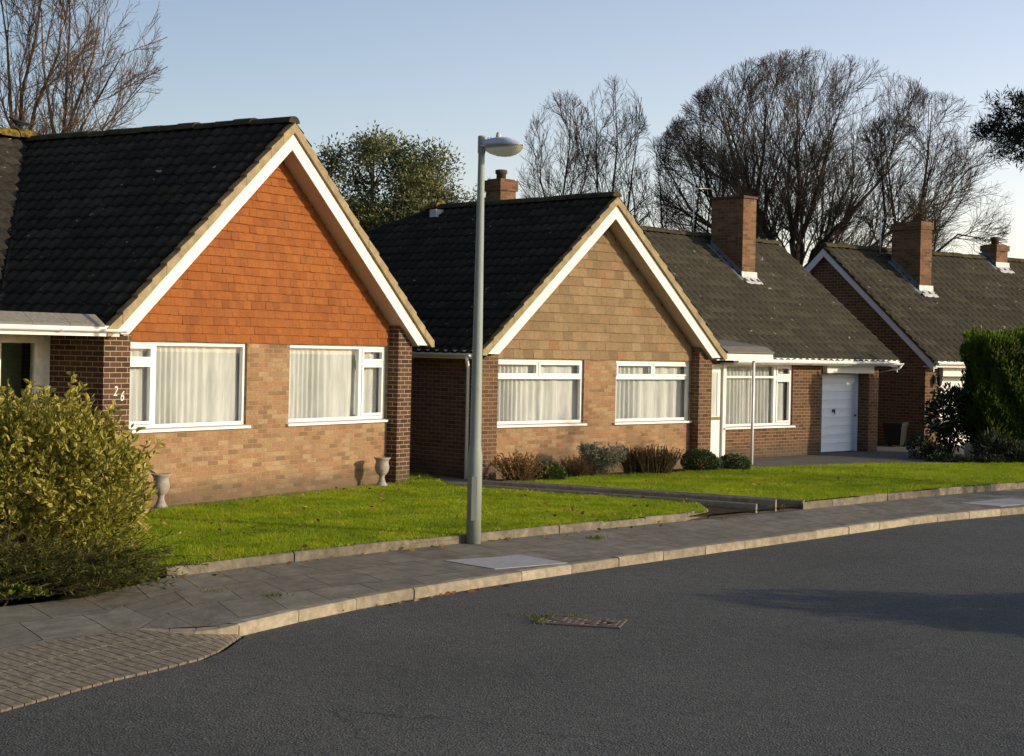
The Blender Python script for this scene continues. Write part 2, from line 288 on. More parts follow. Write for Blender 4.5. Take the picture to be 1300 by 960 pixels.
# ------------------------------------------------------------------ mesh helpers
class MB:
    """collects faces in a local frame given as (a, d, z): a along the front, d out of the front, z up"""
    def __init__(s): s.v = []; s.f = []; s.r = []; s.sm = []
    def quad(s, *p, rnd=0., smooth=False):
        i = len(s.v)
        for a, d, z in p: s.v.append((a, -d, z))
        s.f.append(tuple(range(i, i+len(p)))); s.r.append(rnd); s.sm.append(smooth)
    def box(s, a0, a1, d0, d1, z0, z1, rnd=0.):
        c = [(a, d, z) for z in (z0, z1) for d in (d0, d1) for a in (a0, a1)]
        for q in ((0, 1, 3, 2), (4, 6, 7, 5), (0, 4, 5, 1), (2, 3, 7, 6), (0, 2, 6, 4), (1, 5, 7, 3)): s.quad(*[c[k] for k in q], rnd=rnd)
    def prism(s, poly, d0, d1, rnd=0.):        # polygon in (a, z) pushed from d0 to d1
        n = len(poly)
        s.quad(*[(a, d1, z) for a, z in poly], rnd=rnd); s.quad(*[(a, d0, z) for a, z in reversed(poly)], rnd=rnd)
        for i in range(n):
            (a, z), (b, y) = poly[i], poly[(i+1) % n]
            s.quad((a, d0, z), (b, d0, y), (b, d1, y), (a, d1, z), rnd=rnd)
    def prism_dz(s, poly, a0, a1, rnd=0.):     # polygon in (d, z) pushed along a
        n = len(poly)
        s.quad(*[(a1, d, z) for d, z in poly], rnd=rnd); s.quad(*[(a0, d, z) for d, z in reversed(poly)], rnd=rnd)
        for i in range(n):
            (d, z), (e, y) = poly[i], poly[(i+1) % n]
            s.quad((a0, d, z), (a0, e, y), (a1, e, y), (a1, d, z), rnd=rnd)
    def prism_xy(s, poly, z0, z1, rnd=0.):     # polygon in (a, d) pushed up
        n = len(poly)
        s.quad(*[(a, d, z1) for a, d in poly], rnd=rnd); s.quad(*[(a, d, z0) for a, d in reversed(poly)], rnd=rnd)
        for i in range(n):
            (a, d), (b, e) = poly[i], poly[(i+1) % n]
            s.quad((a, d, z0), (b, e, z0), (b, e, z1), (a, d, z1), rnd=rnd)
    def tube(s, pts, rad, n=10, cap=True, smooth=True):
        P = [Vector(p) for p in pts]; rings = []
        if not hasattr(rad, '__len__'): rad = [rad]*len(P)
        for i, p in enumerate(P):
            t = (P[min(i+1, len(P)-1)]-P[max(i-1, 0)]).normalized()
            u = t.cross(Vector((0, 0, 1)) if abs(t.z) < .9 else Vector((1, 0, 0))).normalized(); w = t.cross(u)
            rings.append([tuple(p+rad[i]*(math.cos(2*math.pi*k/n)*u+math.sin(2*math.pi*k/n)*w)) for k in range(n)])
        for a, b in zip(rings, rings[1:]):
            for k in range(n): s.quad(a[k], a[(k+1) % n], b[(k+1) % n], b[k], smooth=smooth)
        if cap: s.quad(*rings[0]); s.quad(*rings[-1])
    def lathe(s, c, prof, n=24, flute=None, smooth=True, sx=1., sy=1.):
        rings = []
        for r, z in prof:
            ring = []
            for k in range(n):
                t = 2*math.pi*k/n; rr = r
                if flute and flute[0] < z < flute[1]: rr = r*(1+.045*(1 if k % 2 else -1))
                ring.append((c[0]+sx*rr*math.cos(t), c[1]+sy*rr*math.sin(t), c[2]+z))
            rings.append(ring)
        for a, b in zip(rings, rings[1:]):
            for k in range(n): s.quad(a[k], a[(k+1) % n], b[(k+1) % n], b[k], smooth=smooth and not (flute and False))
        s.quad(*rings[0]); s.quad(*rings[-1])
    def build(s, name, mat, parent=None, merge=False):
        me = bpy.data.meshes.new(name); me.from_pydata(s.v, [], s.f); me.materials.append(mat)
        at = me.attributes.new('rnd', 'FLOAT', 'FACE'); at.data.foreach_set('value', s.r)
        me.polygons.foreach_set('use_smooth', s.sm)
        uvl = me.uv_layers.new(name='UVMap'); uvs = np.zeros((len(me.loops), 2), dtype=np.float32)
        for p in me.polygons:
            n = p.normal
            h = Vector((-n.y, n.x, 0))
            if h.length < .05: t, b = Vector((1, 0, 0)), Vector((0, 1, 0))
            else:
                t = h.normalized()
                if abs(t.x) > abs(t.y):
                    if t.x < 0: t = -t
                elif t.y < 0: t = -t
                b = n.cross(t)
                if b.z < 0: b = -b
            for li in p.loop_indices:
                co = me.vertices[me.loops[li].vertex_index].co
                uvs[li] = (co.dot(t), co.dot(b))
        uvl.data.foreach_set('uv', uvs.ravel())
        if merge or any(s.sm):
            bm = bmesh.new(); bm.from_mesh(me); bmesh.ops.remove_doubles(bm, verts=bm.verts, dist=1e-5)
            bmesh.ops.recalc_face_normals(bm, faces=bm.faces); bm.to_mesh(me); bm.free()
        o = bpy.data.objects.new(name, me); col.objects.link(o); o.parent = parent
        return o

def raw(name, V, F, mat, parent=None, rnd=None, uv=None, smooth=False):
    """big meshes straight from arrays; F (n, k)"""
    V = np.asarray(V, dtype=np.float32); F = np.asarray(F, dtype=np.int32)
    me = bpy.data.meshes.new(name); n, k = F.shape
    me.vertices.add(len(V)); me.vertices.foreach_set('co', V.ravel())
    me.loops.add(n*k); me.loops.foreach_set('vertex_index', F.ravel())
    me.polygons.add(n); me.polygons.foreach_set('loop_start', np.arange(0, n*k, k, dtype=np.int32))
    if smooth: me.polygons.foreach_set('use_smooth', np.ones(n, dtype=bool))
    me.update(calc_edges=True)
    if rnd is not None:
        at = me.attributes.new('rnd', 'FLOAT', 'FACE'); at.data.foreach_set('value', np.asarray(rnd, dtype=np.float32))
    if uv is not None:
        u = me.uv_layers.new(name='UVMap'); u.data.foreach_set('uv', np.asarray(uv, dtype=np.float32).ravel())
    me.materials.append(mat)
    o = bpy.data.objects.new(name, me); col.objects.link(o); o.parent = parent
    return o

def tag(o, label, cat, group=None, kind=None):
    if label: o['label'] = label
    if cat: o['category'] = cat
    if group: o['group'] = group
    if kind: o['kind'] = kind
    return o
def struct(o): o['kind'] = 'structure'; return o
def empty(name, loc, rz=0.):
    o = bpy.data.objects.new(name, None); col.objects.link(o); o.location = loc; o.rotation_euler = (0, 0, rz)
    o.empty_display_size = .3; return o

# ------------------------------------------------------------------ foliage helpers
def unit(v): return v/np.maximum(np.linalg.norm(v, axis=-1, keepdims=True), 1e-9)
def leaves(name, P, size, mat, parent=None, direction=None, aspect=.5, spread=1., seed=0, rnd=None, fold=True, size_var=.35):
    """one leaf per point: a folded pointed blade of six corners, or a plain rhombus when fold is off"""
    g = np.random.default_rng(seed); n = len(P)
    D = g.normal(size=(n, 3))
    if direction is not None: D = unit(D)*spread + direction
    D = unit(D); Q = unit(np.cross(D, g.normal(size=(n, 3)))); Nn = np.cross(D, Q)
    S = np.broadcast_to(np.asarray(size, dtype=float), (n,))*(1+size_var*(g.random(n)*2-1)); S = S[:, None]; W = S*aspect*.5
    if rnd is None: rnd = g.random(n)
    if fold:
        up = Nn*W*.5
        V = np.stack([P, P+D*S*.33+Q*W+up, P+D*S*.68+Q*W*.8+up, P+D*S, P+D*S*.68-Q*W*.8+up, P+D*S*.33-Q*W+up], 1).reshape(-1, 3)
        b = (np.arange(n)*6)[:, None]
        F = np.concatenate([b+np.array([0, 1, 2, 3]), b+np.array([0, 3, 4, 5])], 1).reshape(-1, 4)
        uv = np.tile(np.array([[0, 0], [1, .33], [1, .68], [.25, 1], [0, 0], [.25, 1], [1, .68], [1, .33]], dtype=np.float32), (n, 1))
        return raw(name, V, F, mat, parent, np.repeat(rnd, 2), uv)
    V = np.stack([P, P+D*S*.5+Q*W, P+D*S, P+D*S*.5-Q*W], 1).reshape(-1, 3)
    F = (np.arange(n)*4)[:, None]+np.array([0, 1, 2, 3])
    return raw(name, V, F, mat, parent, rnd)
def blob_points(g, n, blobs, shell=.55):
    """points through lumpy volumes, denser to the outside; blobs: (cx, cy, cz, rx, ry, rz)"""
    B = np.array(blobs, dtype=float); w = (B[:, 3]*B[:, 4]*B[:, 5])**(2/3); k = g.choice(len(B), n, p=w/w.sum())
    d = unit(g.normal(size=(n, 3))); r = (shell+(1-shell)*g.random(n)**.7)[:, None]
    return B[k, :3]+d*r*B[k, 3:], d
def tubes(paths, rads, sides):
    """paths (n, k, 3), rads (n, k) -> verts, quads"""
    n, k, _ = paths.shape
    T = np.gradient(paths, axis=1); T = unit(T)
    ref = np.where(np.abs(T[..., 2:3]) < .9, np.array([0, 0, 1.]), np.array([1., 0, 0]))
    U = unit(np.cross(T, ref)); W = np.cross(T, U)
    th = np.arange(sides)*2*np.pi/sides
    V = paths[:, :, None, :]+rads[:, :, None, None]*(np.cos(th)[:, None]*U[:, :, None, :]+np.sin(th)[:, None]*W[:, :, None, :])
    idx = np.arange(n*k*sides).reshape(n, k, sides)
    a = idx[:, :-1, :]; b = idx[:, 1:, :]
    F = np.stack([a, np.roll(a, -1, 2), np.roll(b, -1, 2), b], -1).reshape(-1, 4)
    return V.reshape(-1, 3), F
def grow(seed, trunk, r0, r1, levels, env=None, trunk_sides=9):
    """trunk: list of polylines (k, 3); every level puts n children on each parent. Returns the tube meshes split in thick and thin, and tip points."""
    g = np.random.default_rng(seed)
    par = np.array(trunk, dtype=float); rad = np.array([np.linspace(r0, r1, par.shape[1])]*len(par))
    out = [(par, rad, trunk_sides)]
    for lv in levels:
        n, k = lv['n'], lv.get('k', 5); m = len(par)*n
        t = lv['t0']+(lv.get('t1', .98)-lv['t0'])*((np.arange(m) % n+g.random(m))/n)
        pi = np.repeat(np.arange(len(par)), n); kk = par.shape[1]
        x = t*(kk-1); i = np.minimum(x.astype(int), kk-2); f = (x-i)[:, None]
        st = par[pi, i]*(1-f)+par[pi, i+1]*f; tg = unit(par[pi, i+1]-par[pi, i]); pr = rad[pi, i]*(1-f[:, 0])+rad[pi, i+1]*f[:, 0]
        plen = np.linalg.norm(par[pi, -1]-par[pi, 0], axis=1)
        ref = unit(np.cross(tg, g.normal(size=(m, 3))))
        ang = np.radians(g.uniform(*lv['ang'], size=m))[:, None]
        d = unit(tg*np.cos(ang)+ref*np.sin(ang))
        Ln = lv['len'] if 'len' in lv else None
        ln = g.uniform(*Ln, size=m) if Ln else plen*g.uniform(*lv['lf'], size=m)*(1-.45*t)
        if env is not None:
            c, e = np.array(env[0]), np.array(env[1])
            p = (st-c)/e; q = unit(d+np.array([0, 0, lv.get('up', 0)]))/e
            A = (q*q).sum(1); Bq = (p*q).sum(1); Cq = (p*p).sum(1)-1
            disc = np.maximum(Bq*Bq-A*Cq, 0); far = np.maximum((-Bq+np.sqrt(disc))/A, .12)
            ok = far[:] > .38*ln; ok |= g.random(m) < .12
            ln = np.minimum(ln, far*g.uniform(.8, 1.12, size=m)); st, d, ln, pr = st[ok], d[ok], ln[ok], pr[ok]; m = len(st)
        P = np.zeros((m, k, 3)); P[:, 0] = st; cur = d
        for s in range(1, k):
            cur = unit(cur+g.normal(size=(m, 3))*lv.get('jit', .12)+np.array([0, 0, lv.get('up', 0.)])/(k-1))
            P[:, s] = P[:, s-1]+cur*(ln/(k-1))[:, None]
        ra = np.minimum(pr*lv.get('rf', .6), lv.get('rmax', 9.)); rb = np.maximum(ra*lv.get('taper', .3), lv.get('rmin', .004))
        ra = np.maximum(ra, rb)
        rr = ra[:, None]+(rb-ra)[:, None]*np.linspace(0, 1, k)[None]
        out.append((P, rr, lv.get('s', 4))); par, rad = P, rr
    return out, par[:, -1]
def merge_tubes(parts):
    Vs, Fs, o = [], [], 0
    for P, r, s in parts:
        V, F = tubes(P, r, s); Vs.append(V); Fs.append(F+o); o += len(V)
    return np.concatenate(Vs), np.concatenate(Fs)
def line(p0, p1, k=6, wob=.0, g=None):
    t = np.linspace(0, 1, k)[:, None]; P = np.array(p0)*(1-t)+np.array(p1)*t
    if wob: P[1:] += g.normal(size=(k-1, 3))*wob
    return P
# ------------------------------------------------------------------ the ground
def sheet(name, poly, z, mat, kind='structure'):
    m = MB(); m.quad(*[(x, -y, z) for x, y in poly]); o = m.build(name, mat)
    if kind: o['kind'] = kind
    return o
def resample(pts, step):
    P = np.array(pts, dtype=float); s = np.r_[0, np.cumsum(np.linalg.norm(np.diff(P, axis=0), axis=1))]
    n = max(2, int(round(s[-1]/step))+1); t = np.linspace(0, s[-1], n)
    return np.stack([np.interp(t, s, P[:, i]) for i in range(P.shape[1])], 1)
def smooth_line(pts, it=2):
    P = np.array(pts, dtype=float)
    for _ in range(it):
        Q = np.empty((2*(len(P)-1), 2)); Q[0::2] = .75*P[:-1]+.25*P[1:]; Q[1::2] = .25*P[:-1]+.75*P[1:]
        P = np.vstack([P[:1], Q, P[-1:]])
    return P
sheet('ground', [(-400, -200), (400, -200), (400, 600), (-400, 600)], -.26, M['ground'])
KERB = [(-2.36, 14.25), (-1.62, 15.66), (-.45, 17.27), (1.31, 19.38), (4.02, 22.42), (5.29, 23.85), (6.49, 25.28), (8.67, 27.15), (11.4, 29.6), (15.5, 33.3), (26, 43.5)]
XIN = [(-2.46, 14.30), (-2.62, 14.06), (-2.84, 13.98), (-3.15, 13.95), (-3.5, 13.72), (-3.79, 13.3), (-4.0, 12.64), (-4.45, 11.2), (-5.2, 9.6), (-7.2, 6.5)]
XOUT = [(-2.35, 14.27), (-2.41, 13.6), (-2.50, 13.2), (-2.75, 12.72), (-2.98, 12.34), (-3.6, 11.0), (-4.3, 9.4), (-6.3, 6.2)]
road = [(26.2, 43.3)]+[(x, y) for x, y in reversed(KERB[:-1])]+[(x+.05, y) for x, y in XOUT]+[(-20, -16), (60, -16), (60, 43)]
sheet('road', road, -.19, M['asphalt'])

BACK = [(-9.2, 9.2), (-7.8, 11.2), (-6.4, 12.9), (-5.3, 14.2), (-4.7, 14.95), (-4.12, 15.55), (-3.60, 17.05), (-2.86, 18.0), (-1.99, 19.06), (.05, 21.25), (1.75, 23.05), (3.08, 24.35), (4.74, 26.05), (6.09, 27.5), (7.96, 29.45), (9.93, 31.2), (13.6, 34.6), (24, 45)]
FRONT = [(-7.2, 6.5), (-5.2, 9.6), (-4.45, 11.2), (-4.0, 12.64), (-3.79, 13.3), (-3.15, 13.95), (-2.45, 14.25), (-1.72, 15.72), (-.55, 17.34), (1.21, 19.44), (2.6, 21.0), (3.93, 22.5), (5.2, 23.92), (6.4, 25.35), (8.57, 27.23), (11.3, 29.7), (15.4, 33.4), (25.9, 43.6)]
m = MB(); V = []; F = []; UV = []; s = 0.
for i, (b, f) in enumerate(zip(BACK, FRONT)):
    if i: s += math.dist(((b[0]+f[0])/2, (b[1]+f[1])/2), ((BACK[i-1][0]+FRONT[i-1][0])/2, (BACK[i-1][1]+FRONT[i-1][1])/2))
    w = math.dist(b, f); V += [(b[0], b[1], -.09), (f[0], f[1], -.09)]; UV.append(((s, 0), (s, w)))
uv = []
for i in range(len(BACK)-1):
    F.append((2*i, 2*i+1, 2*i+3, 2*i+2)); uv += [UV[i][0], UV[i][1], UV[i+1][1], UV[i+1][0]]
struct(raw('pavement', V, F, M['paving'], uv=uv))
sheet('pavement', [(2.6, 23.9), (2.6, 25.9), (3.06, 25.62), (3.9, 25.14), (5.6, 26.95), (4.74, 26.0)], -.086, M['paving'])

def stones(name, line, step, w, z0, z1, mat, side=1, gap=.012, jit=.006, seed=1):
    """a row of stones along a line (its outer edge), w deep towards one side"""
    g = random.Random(seed); P = resample(smooth_line(line), step); m = MB()
    for p, q in zip(P[:-1], P[1:]):
        t = (q-p)/np.linalg.norm(q-p); n = np.array([-t[1], t[0]])*side
        a = p+t*gap/2; b = q-t*gap/2; o = g.uniform(-jit, jit); zz = z1+g.uniform(-jit, jit); c = .018
        r = g.random()
        A0, B0, A1, B1 = a+n*o, b+n*o, a+n*(w+o), b+n*(w+o)
        A0c, B0c = A0+n*c, B0+n*c
        X = lambda v, z: (v[0], -v[1], z)
        m.quad(X(A0, z0), X(B0, z0), X(B0, zz-c), X(A0, zz-c), rnd=r)
        m.quad(X(A0, zz-c), X(B0, zz-c), X(B0c, zz), X(A0c, zz), rnd=r)
        m.quad(X(A0c, zz), X(B0c, zz), X(B1, zz), X(A1, zz), rnd=r)
        m.quad(X(A1, z0), X(A1, zz), X(B1, zz), X(B1, z0), rnd=r)
        m.quad(X(A0, z0), X(A0, zz-c), X(A0c, zz), X(A1, zz), X(A1, z0), rnd=r)
        m.quad(X(B0, z0), X(B1, z0), X(B1, zz), X(B0c, zz), X(B0, zz-c), rnd=r)
    return m.build(name, mat)
m = MB(); tk = [(-2.36, 14.25), (-2.50, 14.03), (-2.68, 13.93), (-2.9, 13.9), (-3.15, 13.9)]; tz = [-.082, -.088, -.096, -.104, -.11]; tw = [.125, .13, .11, .08, .05]
for i in range(4):         # the last kerb stone curls back and dies away
    (x0, y0), (x1, y1) = tk[i], tk[i+1]; f = lambda x, y, z: (x, -y, z)
    i0, i1 = (x0-.02, y0+tw[i]), (x1-.01, y1+tw[i+1])
    m.quad(f(x0, y0, tz[i]), f(x1, y1, tz[i+1]), f(*i1, -.083), f(*i0, -.083), rnd=.4); m.quad(f(x0, y0, -.25), f(x1, y1, -.25), f(x1, y1, tz[i+1]), f(x0, y0, tz[i]), rnd=.4)
struct(m.build('kerb', M['kerb']))
struct(stones('kerb', KERB, .915, .125, -.25, -.082, M['kerb'], 1))
# the dropped kerb: ribbed blocks ramping from the pavement down to the road
A_ = resample(smooth_line(XIN), .12); B_ = resample(smooth_line(XOUT), .12)
n = 74; A_ = resample(XIN, 9.9/n)[:n+1]; ti = np.linspace(0, 1, n+1)
def at(P, t):
    P = np.array(P, dtype=float); s = np.r_[0, np.cumsum(np.linalg.norm(np.diff(P, axis=0), axis=1))]; s /= s[-1]
    return np.array([np.interp(t, s, P[:, 0]), np.interp(t, s, P[:, 1])])
m = MB()
for i in range(n):
    for j in range(3):
        g0, g1 = (.004, .004)
        f0, f1 = j/3+.004, (j+1)/3-.004
        sh = (.5/n if j % 2 else 0)
        c = []
        for t, f in ((ti[i]+sh+.0007, f0), (ti[i+1]+sh-.0007, f0), (ti[i+1]+sh-.0007, f1), (ti[i]+sh+.0007, f1)):
            p = at(XIN, min(t, 1))*(1-f)+at(XOUT, min(t, 1))*f; c.append((p[0], -p[1], -.088-.096*f))
        m.quad(*c, rnd=random.random())
        for q, r_ in ((c[0], c[1]), (c[1], c[2]), (c[2], c[3]), (c[3], c[0])):
            m.quad(q, r_, (r_[0], r_[1], r_[2]-.03), (q[0], q[1], q[2]-.03))
struct(m.build('crossing_blocks', M['sett']))
sheet('crossing_bed', XIN+list(reversed(XOUT)), -.186, M['soil'])

sheet('garden_soil', BACK+[(60, 80), (-60, 80), (-60, 9)], -.03, M['soil'])
EDGE = [p for p in BACK[5:12]]
struct(stones('lawn_edging', [(-3.60, 17.05), (-2.86, 18.0), (-1.99, 19.06), (.05, 21.25), (1.75, 23.05), (3.02, 24.29), (3.06, 24.45), (3.06, 25.62)], .9, .055, -.12, .012, M['edging'], 1, .008, .012, 3))
struct(stones('lawn_edging', [(4.74, 26.02), (6.09, 27.46), (7.96, 29.42), (9.93, 31.17), (13.6, 34.6)], .9, .055, -.12, .03, M['edging'], 1, .008, .008, 4))
# the two long kerbs and the path between the lawns
KA = [(3.86, 25.20), (-1.05, 28.02)]; KB = [(4.22, 25.55), (-.72, 28.28)]; KC = [(4.76, 26.08), (-.12, 28.62)]
struct(stones('path_kerb', KA, .9, .06, -.12, .06, M['kerb_lit'], -1, .006, .004, 5))
struct(stones('path_kerb', KB, .9, .06, -.12, .10, M['kerb_lit'], -1, .006, .004, 6))
struct(stones('path_kerb', KC, .9, .06, -.12, .06, M['kerb_lit'], -1, .006, .004, 7))
m = MB(); m.quad(*[(x, -y, z) for x, y, z in ((3.86, 25.18, -.088), (4.76, 26.08, -.088), (2.6, 27.2, .0), (1.6, 26.48, .0))]); m.quad(*[(x, -y, z) for x, y, z in ((1.6, 26.48, 0), (2.6, 27.2, 0), (-.12, 28.6, .002), (-.75, 30.2, .002), (-3.6, 32.5, .002), (-3.9, 31.9, .002), (-1.3, 29.9, .002), (-1.0, 28.0, .002))])
struct(m.build('garden_path', M['path']))
sheet('driveway', [(4.75, 33.45), (7.91, 35.75), (11.75, 36.9), (14, 38.5), (30, 50), (28, 60), (10.6, 44.5), (8.5, 41.5), (4, 37)], .004, M['drive'])

def inside(P, poly):
    x, y = P[:, 0], P[:, 1]; r = np.zeros(len(P), dtype=bool); n = len(poly)
    for i in range(n):
        x0, y0 = poly[i]; x1, y1 = poly[(i+1) % n]
        c = ((y0 > y) != (y1 > y)) & (x < (x1-x0)*(y-y0)/(y1-y0+1e-12)+x0); r ^= c
    return r
def lawn(poly, z, dens, seed, spill=.03):
    sheet('turf', poly, z, M['turf'])
    g = np.random.default_rng(seed); A = np.array(poly); lo, hi = A.min(0), A.max(0)
    n = int((hi-lo).prod()*dens); P = lo+(hi-lo)*g.random((n, 2)); P = P[inside(P+g.normal(size=(n, 2))*.022, poly)]; n = len(P)
    b = np.zeros((n, 3)); b[:, :2] = P; b[:, 2] = z-.004
    # mown height, taller tufts here and there
    tuft = (np.sin(P[:, 0]*7.3+3*np.sin(P[:, 1]*2.1))*np.sin(P[:, 1]*6.1+2*np.sin(P[:, 0]*3.3)))
    h = (.026+.020*g.random(n)+.020*np.clip(tuft, 0, 1)**2)
    th = g.random(n)*2*np.pi; w = .0045+.0035*g.random(n)
    lean = g.normal(size=(n, 2))*.55
    e_ = np.full(n, 9.)
    for i in range(len(poly)):
        a_, b_ = np.array(poly[i]), np.array(poly[(i+1) % len(poly)]); q_ = b_-a_; t_ = np.clip(((P-a_)@q_)/(q_@q_), 0, 1); e_ = np.minimum(e_, np.linalg.norm(P-a_-t_[:, None]*q_, axis=1))
    h *= 1+.75*np.clip(1-e_/.10, 0, 1)*g.random(n)
    dx = np.stack([np.cos(th)*w, np.sin(th)*w, np.zeros(n)], 1)
    tip = b+np.stack([lean[:, 0]*h, lean[:, 1]*h, h], 1)
    V = np.stack([b-dx, b+dx, tip], 1).reshape(-1, 3); F = np.arange(n*3).reshape(-1, 3)
    o = raw('grass', V, F, M['grass'], rnd=g.random(n)); return o
LAWN1 = [(-3.66, 17.16), (-2.93, 18.06), (-2.05, 19.12), (-.01, 21.32), (1.70, 23.12), (2.94, 24.33), (3.0, 24.5), (3.0, 25.66), (-1.07, 27.97), (-1.3, 29.2), (-1.7, 30.4), (-2.75, 30.3), (-1.75, 28.62), (-5.0, 23.0), (-5.6, 21.2), (-4.6, 18.2)]
tag(lawn(LAWN1, .0, 2900, 11), 'bright green mown grass in front of the orange tile-hung bungalow', 'grass', kind='stuff')
LAWN2 = [(4.70, 26.10), (6.04, 27.53), (7.91, 29.49), (9.88, 31.25), (13.4, 34.6), (13.6, 36.6), (11.75, 36.8), (7.91, 35.6), (4.9, 33.35), (4.0, 32.4), (2.3, 30.9), (1.3, 30.1), (.55, 29.15), (-.0, 28.66)]
tag(lawn(LAWN2, .03, 1900, 12), 'bright green mown grass in front of the tan-gabled bungalow', 'grass', kind='stuff')

# ------------------------------------------------------------------ house parts
def sheet_wall(name, parent, mat, a0, a1, z0, z1, d, holes=(), reveal=.11, axis='a'):
    """a wall face with openings and their brick reveals; axis 'a': runs along the front, 'd': runs back (then d is its a)"""
    m = MB(); P = (lambda u, w, z: (u, w, z)) if axis == 'a' else (lambda u, w, z: (w, u, z))
    us = sorted({a0, a1, *[h[0] for h in holes], *[h[1] for h in holes]}); zs = sorted({z0, z1, *[h[2] for h in holes], *[h[3] for h in holes]})
    us = [u for u in us if a0 <= u <= a1]; zs = [z for z in zs if z0 <= z <= z1]
    for u0, u1 in zip(us, us[1:]):
        for y0, y1 in zip(zs, zs[1:]):
            if any(h[0] <= u0 and u1 <= h[1] and h[2] <= y0 and y1 <= h[3] for h in holes): continue
            m.quad(P(u0, d, y0), P(u1, d, y0), P(u1, d, y1), P(u0, d, y1))
    for u0, u1, y0, y1 in holes:
        e = d-reveal
        if u0 > a0: m.quad(P(u0, d, y0), P(u0, e, y0), P(u0, e, y1), P(u0, d, y1))
        if u1 < a1: m.quad(P(u1, d, y0), P(u1, e, y0), P(u1, e, y1), P(u1, d, y1))
        if y0 > z0: m.quad(P(u0, d, y0), P(u1, d, y0), P(u1, e, y0), P(u0, e, y0))
        if y1 < z1: m.quad(P(u0, d, y1), P(u1, d, y1), P(u1, e, y1), P(u0, e, y1))
    return m.build(name, mat, parent)

def window(parent, a0, a1, z0, z1, d, mulls=(), trans=(), sill=True, fw=.055, sash=(), curtain=True, sill_l=.06, sill_r=.06):
    """mulls: (a centre, width); trans: (a0, a1, z, height); sash: rectangles of opening lights with a frame of their own standing proud"""
    m = MB(); e = d-.065
    m.box(a0, a0+fw, e, d, z0, z1); m.box(a1-fw, a1, e, d, z0, z1)
    cuts = [a0+fw]+[x for c, w in sorted(mulls) for x in (c-w/2, c+w/2)]+[a1-fw]
    for c, w in mulls: m.box(c-w/2, c+w/2, e+.002, d-.002, z0+fw, z1-fw)
    m.box(a0+fw, a1-fw, e, d, z0, z0+fw); m.box(a0+fw, a1-fw, e, d, z1-fw, z1)
    for u0, u1, z, h in trans: m.box(u0, u1, e+.004, d-.004, z-h/2, z+h/2)
    for u0, u1, y0, y1 in sash:
        w = .042; f = d+.012; b = d-.05
        m.box(u0, u0+w, b, f, y0, y1); m.box(u1-w, u1, b, f, y0, y1)
        m.box(u0+w, u1-w, b, f, y0, y0+w); m.box(u0+w, u1-w, b, f, y1-w, y1)
    o = m.build('window', M['upvc'], parent)
    g = MB(); g.quad((a0+.02, d-.032, z0+.02), (a1-.02, d-.032, z0+.02), (a1-.02, d-.032, z1-.02), (a0+.02, d-.032, z1-.02)); g.build('glass', M['glass'], o)
    if sill:
        s = MB(); s.prism_dz([(d-.08, z0-.045), (d+.10, z0-.055), (d+.10, z0-.018), (d-.08, z0+.004)], a0-sill_l, a1+sill_r); s.build('sill', M['upvc'], o)
    if curtain:
        rg = random.Random(int((a0+9)*100)); n = int((a1-a0)/.012); V = []; ph = 0.; dc = d-.13
        for i in range(n+1):
            a = a0-.16+(a1-a0+.32)*i/n; ph += .012*(40+26*math.sin(a*2.1+1)+rg.uniform(-12, 12))
            k = .026+.012*math.sin(a*5.3)
            V += [(a, -(dc+.6*k*math.sin(ph)), z1+.02), (a, -(dc+k*math.sin(ph+.15*math.sin(a*9))), (z0+z1)/2), (a+.01*math.sin(ph*.7), -(dc+1.25*k*math.sin(ph+.3*math.sin(a*7))), z0-.05)]
        F = [(3*i+j, 3*i+3+j, 3*i+4+j, 3*i+1+j) for i in range(n) for j in (0, 1)]
        raw('curtain', V, F, M['curtain'], o, smooth=True)
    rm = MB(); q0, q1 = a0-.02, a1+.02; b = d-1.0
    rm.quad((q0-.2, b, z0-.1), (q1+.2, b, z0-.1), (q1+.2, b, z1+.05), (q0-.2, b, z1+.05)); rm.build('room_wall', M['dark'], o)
    return o

